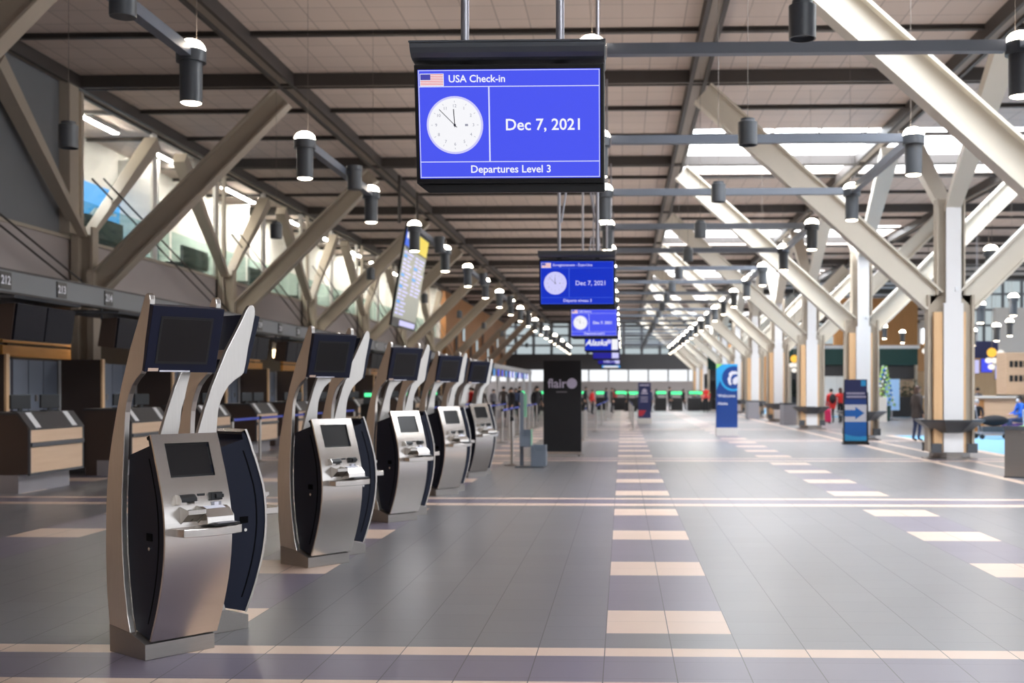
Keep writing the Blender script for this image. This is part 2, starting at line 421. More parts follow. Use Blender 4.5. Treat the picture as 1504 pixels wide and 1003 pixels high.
# ------------------------------------------------------------------ end wall, right wall, left wall
w = MB(); w.box(-18, 32, 130, 130.3, 0, 2.45); struct('wall_back', w, M['wall_grey'])
w = MB(); w.box(-18, 9, 129.9, 130.2, 2.45, 3.7); wn += 1; wo = struct('window_%d' % wn, w, M['far_lit'])
f = MB()
for k in range(12): f.box(-17+k*2.2, -16.85+k*2.2, 129.8, 129.89, 2.45, 3.7)
obj('window_frame', f, M['grey_fascia'], wo)
w = MB(); w.box(-18, 9, 127.5, 130.2, 3.7, 5.4); struct('wall_back_band', w, M['soffit_dark'])
w = MB(); w.box(-18, 32, 130, 130.2, 5.4, ZC); wn += 1; wo = struct('window_%d' % wn, w, M['day_window'])
f = MB()
for k in range(26): f.box(-18+k*2, -17.7+k*2, 129.7, 129.99, 5.4, ZC)
for z in (6.3, 7.4, 8.4): f.box(-18, 32, 129.75, 129.98, z, z+.22)
obj('window_frame', f, M['wall_dark'], wo)
w = MB(); w.box(9, 32, 129.9, 130.2, 2.45, 5.4); struct('wall_back_side', w, M['wall_white'])
w = MB(); w.box(-18, 32, YN-.3, YN, 0, 4.6); struct('wall_front', w, M['wall_grey'])
w = MB(); w.box(-18, 32, YN-.25, YN-.05, 4.6, ZC); wn += 1; struct('window_%d' % wn, w, M['day_window'])
w = MB(); w.box(-11.75, -11.6, YN, 17.5, 0, 3.4); struct('wall_unseen_reflector', w, M['maple_desk'])  # unseen maple wall, added for a warm reflection in the kiosk side plates
# right wall: white piers between tall windows open to the daylight
w = MB(); w.box(31.8, 32, YN, YF, 0, 1.0)
w.box(31.8, 32, YN, YF, 8.0, ZC)
for k in range(33): w.box(31.75, 32, YN + k*5, YN + k*5 + 1.2, 1.0, 8.0)
struct('wall_right', w, M['wall_white'])

XW = -12.98
w = MB(); w.box(XW-.12, XW, YN, 84, 3.5, 5.15); struct('wall_left', w, M['wall_grey'])
w = MB(); w.box(XW-.12, XW, YN, 26.6, 5.15, ZC); struct('wall_left_upper', w, M['wall_dark'])
t = MB(); t.box(XW, XW+.06, YN, 84, 5.10, 5.18); tn += 1; struct('trim_%d' % tn, t, M['cream_dim'])
t = MB(); t.box(XW-.1, XW+.25, 26.6, 27.05, 5.2, ZC-.02); tn += 1; struct('trim_%d' % tn, t, M['cream_dim'])
for k in range(-1, 6):                                      # glass of the upper concourse, a pane pair per bay
    for j in (0, 1):
        a = 27.35 + BAY*k + j*BAY/2; b = a + BAY/2 - 0.3
        if a < 27: continue
        if b > 84: break
        g = MB(); g.box(XW-.06, XW-.04, a, b, 5.2, 8.72); wn += 1; wo = struct('window_%d' % wn, g, M['glass'])
        f = MB(); f.box(XW-.09, XW-.01, b, b+.3, 5.18, 8.75); f.box(XW-.09, XW-.01, a, b+.3, 8.72, 8.8); obj('window_frame', f, M['wall_white'], wo)
w = MB(); w.box(-15.7, XW-.121, 26.5, 84, 5.0, 5.12); struct('floor_upper', w, M['tile_grey'])
w = MB(); w.box(-15.9, -15.7, 26.5, 84, 5.0, ZC); struct('wall_upper_back', w, M['wall_white'])
w = MB(); w.box(-15.7, XW-.12, 26.5, 26.6, 5.12, ZC); struct('wall_upper_side', w, M['wall_white'])
w = MB(); w.box(-15.7, XW-.12, 83.9, 84, 3.5, ZC); struct('wall_upper_end', w, M['wall_white'])
for k in range(12):                                         # low partitions / kiosks of the concourse seen through the glass
    y = 31.5 + k*4.4
    p = MB(); p.box(-15.65, -14.4, y, y+.12, 5.12, 8.7 if k % 2 else 6.2)
    struct('wall_upper_partition.%03d' % k if k else 'wall_upper_partition', p, M['wall_white'])
for k in range(9):
    y = 29.2 + k*6.2
    t = thing('ceiling_strip_light', 'long white strip light on the upper concourse ceiling, %s from the near end' % ORD[k], 'ceiling light', (-14.35, y, 8.82), 0, 'upper concourse strip lights')
    b = MB(); b.box(-.09, .09, 0, 3.6, .02, .12); obj('housing', b, M['white_plastic'], t)
    b = MB(); b.box(-.07, .07, .05, 3.55, .0, .019); obj('diffuser', b, M['strip'], t)
    c = MB(); c.lathe([(0.0, 0.0), (.13, 0.0), (.13, .09), (0, .09)], 16)
for k in range(8):
    g = MB(); g.box(-13.32, -13.30, 27.2 + 7*k, 34.0 + 7*k, 5.12, 6.25); wn += 1; struct('window_%d' % wn, g, M['rail_glass'])
for k in range(5):
    t = thing('waiting_bench', 'dark bench behind the upper concourse glass, %s from the near end' % ORD[k], 'bench', (-14.0, 29.6 + 6.6*k, 5.12), 0, 'upper concourse benches')
    b = MB(); b.box(-.3, .25, 0, 2.2, .36, .46); obj('seat', b, M['black'], t); b = MB(); b.box(.18, .27, 0, 2.2, .46, .98); obj('backrest', b, M['charcoal'], t)
    for y in (.2, 2.0):
        b = MB(); b.box(-.25, .2, y-.03, y+.03, 0, .36); obj('leg', b, M['pole'], t)
p = thing('wall_poster', 'blue backlit sky poster behind the upper concourse glass', 'poster', (-15.62, 32.7, 5.85))
b = MB(); b.box(-.06, -.01, 0, 3.9, 0, 1.85); obj('frame', b, M['white_plastic'], p)
b = MB(); b.box(-.01, .01, .05, 3.85, .05, 1.8); pp = obj('picture', b, M['poster_sky'], p)
b = MB(); b.prism([(.9, .75), (1.6, .95), (2.9, 1.05), (3.0, 1.12), (2.2, 1.16), (1.5, 1.12)], .011, .016, 'x'); obj('cloud', b, M['print_white'], pp)
# back office behind the counters
w = MB(); w.box(-17.0, XW-.13, YN, 84, 3.5, 3.62); struct('ceiling_office', w, M['wall_grey'])
w = MB(); w.box(-17.2, -17.0, YN, 84, 0, 3.5); struct('wall_office', w, M['brown'])
# timber wall further down the hall
w = MB(); w.box(-13.1, -12.7, 84, 127.5, 2.9, ZC-.05); struct('wall_left_timber', w, M['wood_wall'])
w = MB(); w.box(-16.0, -12.7, 83.95, 84.3, 2.9, ZC-.05); struct('wall_left_timber_end', w, M['wood_wall'])
for k in range(9):
    y = 88 + k*4.2; z = (4.3, 5.4, 3.9)[k % 3]
    g = MB(); g.box(-12.68, -12.63, y, y+1.5, z, z+1.5); wn += 1; wo = struct('window_%d' % wn, g, M['day_window'] if k % 2 else M['screen_off'])
    f = MB(); f.box(-12.69, -12.60, y-.08, y, z, z+1.5); f.box(-12.69, -12.60, y+1.5, y+1.58, z, z+1.5); f.box(-12.69, -12.60, y-.08, y+1.58, z-.08, z); f.box(-12.69, -12.60, y-.08, y+1.58, z+1.5, z+1.58)
    obj('window_frame', f, M['wood_wall'], wo)

# ------------------------------------------------------------------ tree columns along the walkway
def make_right_column():
    t = thing('steel_column', '', 'column', (7.52, 27.2, 0), 0, 'cream steel columns of the walkway', 'thing')
    b = MB(); b.box(-.22, .22, -.36, -.30, .16, 3.55); b.box(-.22, .22, .30, .36, .16, 3.55); b.box(-.17, .17, -.36, -.32, 3.55, 5.95); b.box(-.17, .17, .32, .36, 3.55, 5.95)
    b.box(-.03, .03, -.32, .32, .16, 5.95)
    obj('post', b, M['white_panel'], t)
    b = MB()
    for sx in (-1, 1): b.box(sx*.5-.03, sx*.5+.03, -.16, .16, .16, 3.75); b.box(sx*.30-.02, sx*.30+.02, -.16, .16, 3.75, 5.95)
    b.box(-.47, .47, -.025, .025, .16, 3.75); b.box(-.3, .3, -.025, .025, 3.75, 5.95)
    obj('side_post', b, M['cream_dim'], t)
    for sx in (-1, 1):
        for sy in (-1, 1):
            b = MB(); x0, x1 = sorted((sx*.235, sx*(.43 if sx < 0 else .29))); y0, y1 = sorted((sy*.17, sy*.30)); b.box(x0, x1, y0, y1, .14, 3.35); obj('wood_trim', b, M['maple'], t)
    b = MB(); b.lathe([(.42, .60), (.78, .86), (.80, .90), (.62, .90), (.55, .86), (.38, .64), (.42, .60)], 8, smooth=False, mtx=Matrix.Rotation(PI/8, 4, 'Z')); obj('ledge', b, M['charcoal'], t)
    b = MB(); b.lathe([(.0, 0), (.62, 0), (.62, .02), (.45, .05), (.45, .15), (0, .15)], 8, smooth=False, mtx=Matrix.Rotation(PI/8, 4, 'Z')); obj('base', b, M['steel_dull'], t)
    for sx, sy in ((-1,-1),(1,-1),(1,1),(-1,1)):
        b = MB(); b.box(sx*.40-.11, sx*.40+.11, sy*.40-.06, sy*.40+.06, .15, .36); obj('bumper', b, M['charcoal'], t)
    b = MB(); b.ibeam((-.36, 0, 3.62), (-5.66, 0, 8.44), .56, .36, .05, .05); obj('brace', b, M['cream'], t)
    b = MB(); b.ibeam((.36, 0, 3.62), (5.2, 0, 8.44), .56, .36, .05, .05); obj('brace', b, M['cream'], t)
    for sy in (-1, 1):
        b = MB(); b.bar((0, sy*.18, 5.7), (0, sy*4.0, 8.28), .34, .16, up=(0,0,1), w1=.5, h1=.3); obj('roof_arm', b, M['cream'], t)
    b = MB(); b.box(.02, .1, -.385, -.361, 3.82, 3.92); obj('junction_box', b, M['white_plastic'], t)
    return t
rc = make_right_column()
NB = 10
for k in range(-1, NB):
    y = 27.2 + BAY*k
    lab = ('cream steel column with roof braces and dark ledge, %s beside the walkway' % ORD[k]) if k >= 0 else 'cream steel column of which only a diagonal brace crosses the upper corner'
    o = rc if k == 0 else dup(rc, (7.52, y, 0))
    o['label'] = lab

def make_left_column():
    t = thing('wall_column', '', 'column', (-12.62, 27.2, 0), 0, 'taupe columns along the counter wall', 'thing')
    b = MB(); b.box(-.28, -.10, -.2, .2, 0, 5.45); b.box(.10, .26, -.2, .2, 0, 4.4); b.box(-.12, .12, -.04, .04, 0, 5.2); b.box(.16, .22, -.16, .16, 4.4, 5.4)
    obj('post', b, M['cream_dim'], t, 0.01)
    b = MB(); b.bar((-.14, 0, 5.3), (-.14, 0, 8.58), .09, .14, up=(0,1,0)); obj('mullion', b, M['cream_dim'], t)
    b = MB(); b.ibeam((.22, 0, 4.0), (4.66, 0, 8.42), .52, .36, .05, .05); obj('brace', b, M['cream_dim'], t)
    for sy in (-1, 1):
        b = MB(); b.bar((-.05, sy*.14, 5.2), (-.05, sy*4.0, 8.22), .26, .12, w1=.36, h1=.36); obj('roof_arm', b, M['cream_dim'], t)
    for dx in (.0, .28):
        b = MB(); b.tube((dx, .3, 6.6), (dx, BAY-.3, 3.9), .022, n=6); obj('tie_rod', b, M['dark_steel'], t)
    return t
lc = make_left_column()
for k in range(-1, 6):
    o = lc if k == 0 else dup(lc, (-12.62, 27.2 + BAY*k, 0))
    o['label'] = 'taupe wall column with V-shaped roof arms and long brace, %s along the counters' % ORD[k+1]
def brace_only(k):
    t = thing('roof_brace', 'long diagonal roof strut against the timber wall, %s of the set' % ORD[k-6], 'brace', (-12.4, 27.2 + BAY*k, 4.0), 0, 'struts before the timber wall')
    b = MB(); b.ibeam((0, 0, 0), (4.52, 0, 4.54), .5, .34, .05, .05); obj('strut', b, M['cream_dim'], t)
    b = MB(); b.box(-.2, .1, -.2, .2, -4.0, .1); obj('foot_post', b, M['cream_dim'], t)
for k in range(6, 10): brace_only(k)

# ------------------------------------------------------------------ lamps and light rails
ZL = 5.56
def make_lamp():
    t = thing('pendant_light', '', 'ceiling light', (0, 0, ZL))
    b = MB(); b.lathe([(.165, .04), (.162, .07), (.146, .11), (.112, .145), (.06, .168), (0.0, .175)], 24); obj('dome', b, M['lamp'], t)
    b = MB(); b.lathe([(.13, -.10), (.172, -.10), (.175, .035), (.165, .045), (.12, .045)], 28); obj('collar', b, M['charcoal'], t)
    b = MB(); b.lathe([(.118, -.58), (.13, -.58), (.132, -.10), (.12, -.10)], 28); b.lathe([(.118, -.58), (.112, -.56), (.112, -.52)], 28); obj('can', b, M['charcoal'], t)
    b = MB(); b.lathe([(.117, -.578), (.09, -.592), (.05, -.600), (0, -.603)], 24); obj('lens', b, M['lamp_down'], t)
    b = MB(); b.tube((0, .178, .02), (0, .178, ZC-ZL-.02), .0035, n=5); obj('wire', b, M['cable'], t)
    return t
def make_can(kind):
    t = thing('hanging_can', '', 'speaker' if kind else 'ceiling light', (0, 0, 5.2))
    b = MB(); b.lathe([(.0, -.15), (.115, -.15), (.118, -.20), (.132, -.20), (.134, .12), (.10, .135), (.10, .17), (0, .17)], 24); obj('can', b, M['charcoal'], t)
    b = MB(); b.tube((0, 0, .17), (0, 0, ZC-5.2-.02), .004, n=5); obj('wire', b, M['cable'], t)
    return t
lamp0 = make_lamp(); used = [False]
def lamp(x, y, z, lab, grp):
    if not used[0]: o = lamp0; used[0] = True; o.location = (x, y, z)
    else: o = dup(lamp0, (x, y, z))
    o['label'] = lab; o['group'] = grp
rail_n = {}
def rail(p0, p1, lab, grp):
    b = MB(); b.bar((0,0,0), Vector(p1)-Vector(p0), .13, .13)
    o = obj('hanging_light_rail', b, M['charcoal_blue']); o.location = p0
    tag(o, lab, 'light rail', grp)
YS = [8.73 + 4.97*k for k in range(0, 22)]
for i, y in enumerate(YS):
    if i >= 1:
        lamp(-5.1, y, ZL, 'domed pendant light over the kiosk side, %s from the near end' % ORD[i-1], 'pendant lights over the kiosk side')
        lamp(4.6, y, ZL, 'domed pendant light beside the cream columns, %s from the near end' % ORD[i-1], 'pendant lights beside the columns')
        lamp(-.36, y, ZL, 'domed pendant light behind the hanging screens, %s from the near end' % ORD[i-1], 'pendant lights behind the screens')
        rail((-.18, y, ZL), (4.42, y, ZL), 'grey rail crossing above the walkway between two lamps, %s from the near end' % ORD[i-1], 'cross rails over the walkway')
    if i % 2 == 0 and i + 1 < len(YS):
        y2 = YS[i+1]
        for x, nm in ((-5.1, 'over the kiosk side'), (4.6, 'beside the columns')):
            rail((x, y+.18, ZL), (x, y2-.18, ZL), 'grey rail joining two lamps lengthwise %s, %s from the near end' % (nm, ORD[i//2]), 'lengthwise rails ' + nm)
can0 = make_can(0); cu = [False]
def can(x, y, z, lab, grp):
    if not cu[0]: o = can0; cu[0] = True; o.location = (x, y, z)
    else: o = dup(can0, (x, y, z))
    o['label'] = lab; o['group'] = grp
for i in range(20): can(1.75, 11.45 + 4.97*i, 5.2, 'dark cylinder hung on a thin wire above the walkway, %s from the near end' % ORD[i], 'wire-hung cylinders over the walkway')
for i in range(9): can(-7.82, 16.3 + 9.94*i, 5.2, 'dark cylinder hung on a thin wire above the counters, %s from the near end' % ORD[i], 'wire-hung cylinders over the counters')
for i in range(0, 20, 2):
    t = thing('rail_can', 'dark cylinder fixed on the lamp rail over the kiosk side, %s from the near end' % ORD[i//2], 'speaker', (-5.1+.212, (YS[i]+YS[i+1])/2 + .1, ZL), 0, 'cylinders on the kiosk side rails')
    b = MB(); b.lathe([(0, -.32), (.125, -.32), (.13, -.3), (.13, .02), (.14, .03), (.14, .11), (0, .11)], 24); obj('can', b, M['charcoal'], t)
    b = MB(); b.box(-.13, -.1, -.05, .05, -.05, .06); obj('clamp', b, M['charcoal_blue'], t)
for i, (x, y, z) in enumerate(((8.9, 28.6, 4.9), (12.1, 40, 4.4), (13.2, 40, 4.65), (14.8, 50, 4.0), (15.8, 50, 4.2), (17.0, 52, 4.5), (12.4, 45, 4.55), (11.0, 52, 4.4), (12.5, 60, 4.7), (14.2, 64, 4.9), (10.2, 62, 4.7), (11.8, 75, 4.9), (16.6, 70, 4.9), (19.5, 66, 4.6))):
    lamp(x, y, z, 'domed pendant light over the seating beyond the columns, %s by distance' % ORD[i], 'pendant lights over the seating')

# ------------------------------------------------------------------ check-in kiosks
FP = [(-.007,1.33),(-.036,1.262),(-.062,1.187),(-.092,1.11),(-.117,1.035),(-.142,.955),(-.158,.872),(-.166,.785),(-.168,.695),(-.161,.605),(-.147,.516),(-.129,.437),(-.106,.357),(-.08,.28),(-.051,.207),(-.007,.105)]
def fs(z):
    for (s0, z0), (s1, z1) in zip(FP, FP[1:]):
        if z1 <= z <= z0: return s0 + (s1-s0)*(z-z0)/(z1-z0)
    return FP[0][0]
PLATE = [(.17,.142),(.204,.241),(.239,.42),(.262,.6),(.272,.784),(.268,.969),(.252,1.153),(.235,1.40),(.228,1.46),(.21,1.52),(.185,1.57),(.15,1.62),(.10,1.66),(.05,1.69),(.034,1.71),
         (.018,1.78),(0.0,1.88),(-.03,2.0),(-.05,2.09),(-.052,2.125),(-.046,2.15),(-.03,2.163),(-.012,2.16),(.003,2.145),(.016,2.125),(.055,2.05),(.101,1.968),(.17,1.849),(.225,1.728),(.28,1.606),(.333,1.458),(.385,1.296),(.425,1.146),(.447,.98),(.456,.82),(.458,.646),(.448,.398),(.416,.165)]
W0, W1 = .03, .475                                                  # body width
def make_kiosk():
    t = thing('check_in_kiosk', '', 'kiosk', (0,0,0), 0, 'self-service check-in kiosks')
    b = MB()
    prof = [(0.0,0.0),(0.0,.092),(.17,.142),(.416,.165),(.409,0.0)]
    b.prism(prof, 0.0, .462, 'x'); obj('base', b, M['steel_dull'], t, .003)
    for x in (0.0, .440):
        b = MB(); b.prism(PLATE, x, x+.034, 'x'); obj('side_plate', b, M['steel'], t, .004)
    # body: dark shell behind the curved steel front
    prof = [(s+.014, z) for s, z in FP[1:-1]] + [(.004, .11), (.168, .155), (.198,.245),(.232,.42),(.255,.6),(.265,.784),(.262,.969),(.246,1.15),(.246,1.2),(.02,1.262),(.03,1.30),(.012,1.312)]
    b = MB(); b.prism(prof, W0+.006, W1-.006, 'x'); bo = obj('body', b, M['kiosk_black'], t, .003)
    for x, d in ((W0+.006, -1), (W1-.006, 1)):                     # groove of the side door
        b = MB(); inner = [(s+.075, z) for s, z in FP[2:-1]]; outer = [(s+.086, z) for s, z in FP[2:-1]]
        x0, x1 = sorted((x, x + d*.0012)); b.prism(outer + inner[::-1], x0, x1, 'x'); obj('door_groove', b, M['groove'], bo)
        b = MB(); x0, x1 = sorted((x, x + d*.004)); b.prism([(-.02,.70),(.045,.70),(.045,.745),(-.02,.745)], x0, x1, 'x'); obj('door_pull', b, M['groove'], bo, .002)
        b = MB(); b.tube((x, .005, .655), (x + d*.010, .005, .655), .011, n=12); obj('lock', b, M['chrome'], bo)
    # steel front with an opening for the touch screen
    b = MB(); zs = sorted(set([z for _, z in FP] + [1.275, 1.075]), reverse=True); ws = [W0, .105, .400, W1]
    for z0, z1 in zip(zs, zs[1:]):
        for i in range(3):
            if i == 1 and z0 <= 1.2751 and z1 >= 1.0749: continue
            b.add([(ws[i], fs(z0), z0), (ws[i+1], fs(z0), z0), (ws[i+1], fs(z1), z1), (ws[i], fs(z1), z1)], [(0,1,2,3)], True)
    for x in (W0, W1):
        b.add([(x, fs(z), z) for z in zs] + [(x, fs(z)+.016, z) for z in zs], [(i, i+1, len(zs)+i+1, len(zs)+i) for i in range(len(zs)-1)])
    b.add([(W0, -.007, 1.33), (W1, -.007, 1.33), (W1, .038, 1.312), (W0, .038, 1.312)], [(0,1,2,3)])
    b.add([(W0, .038, 1.312), (W1, .038, 1.312), (W1, .03, 1.295), (W0, .03, 1.295)], [(0,1,2,3)])
    fr = obj('front_panel', b, M['steel_h'], t, merge=True)
    # touch screen, set back in the opening
    b = MB(); hz = [z for z in zs if 1.0749 <= z <= 1.2751]
    for z0, z1 in zip(hz, hz[1:]):
        for x in (.105, .400): b.add([(x, fs(z0), z0), (x, fs(z1), z1), (x, fs(z1)+.022, z1), (x, fs(z0)+.022, z0)], [(0,1,2,3)])
    for z in (1.275, 1.075): b.add([(.105, fs(z), z), (.400, fs(z), z), (.400, fs(z)+.022, z), (.105, fs(z)+.022, z)], [(0,1,2,3)])
    b.add([(.105, fs(1.275)+.0135, 1.275), (.400, fs(1.275)+.0135, 1.275), (.400, fs(1.075)+.0135, 1.075), (.105, fs(1.075)+.0135, 1.075)], [(0,1,2,3)])
    sc = obj('touch_screen', b, M['black'], t)
    b = MB(); e = .012
    b.add([(.117, fs(1.263)+e, 1.263), (.388, fs(1.263)+e, 1.263), (.388, fs(1.087)+e, 1.087), (.117, fs(1.087)+e, 1.087)], [(0,1,2,3)]); obj('display_glass', b, M['black_gloss'], sc)
    # reader hood
    z0, z1 = .925, .975; s = fs(.95)
    b = MB(); b.prism([(s+.01, z0-.004), (s-.055, z0-.004), (s-.055, z0+.02), (s-.03, z1), (s+.01, z1+.002)], .112, .118, 'x'); b.prism([(s-.052, z0-.004), (s-.052, z0+.008), (s+.0, z0+.008), (s+.0, z0-.004)], .118, .152, 'x'); b.box(.205, .23, s-.05, s, z0-.004, z0+.01); hd = obj('reader_hood', b, M['steel'], t)
    b = MB(); b.prism([(s+.0, z0+.006), (s-.045, z0+.006), (s-.045, z0+.03), (s-.02, z1), (s+.0, z1)], .119, .228, 'x'); obj('reader_window', b, M['black'], hd, .004)
    b = MB(); s = fs(.968); b.box(.256, .306, s-.003, s+.01, .960, .974); obj('card_slot', b, M['black'], t)
    b = MB(); s = fs(.95); b.box(.334, .412, s-.022, s+.01, .930, .978); b.box(.36, .40, s-.035, s-.02, .938, .968); b.box(.404, .418, s-.03, s, .944, .966); obj('card_reader', b, M['black'], t, .004)
    b = MB(); s = fs(.905); b.box(.342, .41, s-.003, s+.006, .885, .922); lb = obj('instruction_label', b, M['pole'], t); b = MB(); b.box(.362, .39, s-.0045, s-.003, .888, .919); obj('label_print', b, M['print_white'], lb)
    # ticket hopper
    b = MB(); s = fs(.85)
    b.prism([(s+.01, .905), (s-.09, .885), (s-.09, .868), (s+.0, .80), (s+.01, .80)], .130, .135, 'x'); b.prism([(s+.01, .905), (s-.09, .885), (s-.09, .868), (s+.0, .80), (s+.01, .80)], .240, .245, 'x')
    b.box(.130, .245, s-.093, s-.088, .864, .890); b.add([(.135, s-.085, .872), (.240, s-.085, .872), (.240, s, .81), (.135, s, .81)], [(0,1,2,3)])
    hp = obj('ticket_hopper', b, M['steel'], t)
    b = MB(); b.prism([(s+.002, .885), (s-.07, .874), (s-.02, .82), (s+.002, .815)], .19, .20, 'x'); obj('divider', b, M['steel_dull'], hp)
    # boarding pass printer and passport reader
    b = MB(); s = fs(.85); b.prism([(s+.012, .895), (s-.02, .900), (s-.055, .888), (s-.10, .845), (s-.105, .80), (s+.012, .785)], .246, .430, 'x'); pr = obj('printer', b, M['steel_h'], t, .004)
    b = MB(); b.prism([(s-.02, .9015), (s-.055, .8895), (s-.057, .8885), (s-.02, .9005)], .27, .40, 'x'); obj('printer_label', b, M['print_white'], pr)
    b = MB(); b.box(.262, .435, s-.155, s-.07, .792, .806); b.box(.275, .42, s-.16, s-.15, .796, .803); ps = obj('passport_tray', b, M['black'], t, .003)
    b = MB(); b.box(.285, .41, s-.15, s-.09, .806, .810); obj('passport_glass', b, M['pole'], ps)
    # bowed shelf
    b = MB(); s = fs(.76); pts = [(.07, s+.01), (.075, s-.125)]
    for i in range(1, 12): x = .075 + .385*i/12; pts.append((x, s - .125 - .045*math.sin(PI*i/12)))
    pts += [(.462, s-.125), (.466, s+.01)]
    b.prism(pts, .738, .786, 'z'); obj('shelf', b, M['steel_h'], t, .004)
    # upper display between the two plates
    b = MB(); ang = math.radians(15.3)
    mt = Matrix.Translation((.238, -.005, 1.902)) @ Matrix.Rotation(ang, 4, 'X')
    b.box(-.237, .237, -.035, .030, -.20, .20, mtx=mt); ud = obj('upper_display', b, M['navy'], t, .004)
    b = MB(); b.box(-.178, .170, -.0375, -.034, -.148, .140, mtx=mt); obj('display_surround', b, M['black'], ud)
    b = MB(); b.box(-.162, .156, -.0385, -.037, -.132, .126, mtx=mt); obj('display_glass', b, M['black_gloss'], ud)
    b = MB(); b.box(-.216, -.150, -.0375, -.034, -.195, -.176, mtx=mt); obj('sticker', b, M['tile_beige'], ud)
    b = MB(); b.box(-.140, .060, -.0375, -.034, -.198, -.188, mtx=mt); obj('label_strip', b, M['print_white'], ud)
    b = MB(); b.box(.034, .44, .06, .12, 1.80, 1.86); obj('rear_bar', b, M['steel_dull'], t)
    return t
k0 = make_kiosk(); A1 = math.radians(52.0)
spots = [(-2.803, 6.796), (-2.80, 10.36), (-2.79, 13.88), (-2.775, 17.38), (-2.765, 20.95)]
for i, (x, y) in enumerate(spots):
    o = k0 if i == 0 else dup(k0, (x, y, 0), A1)
    o.location = (x, y, 0); o.rotation_euler = (0, 0, A1)
    o['label'] = 'check-in kiosk showing its brushed steel front and touch screen, %s in the row' % ORD[i]
    dup(k0, (x + .303, y + .964, 0), A1 + PI/2, 'check-in kiosk turned away, showing its curved navy side panel, %s in the row' % ORD[i])

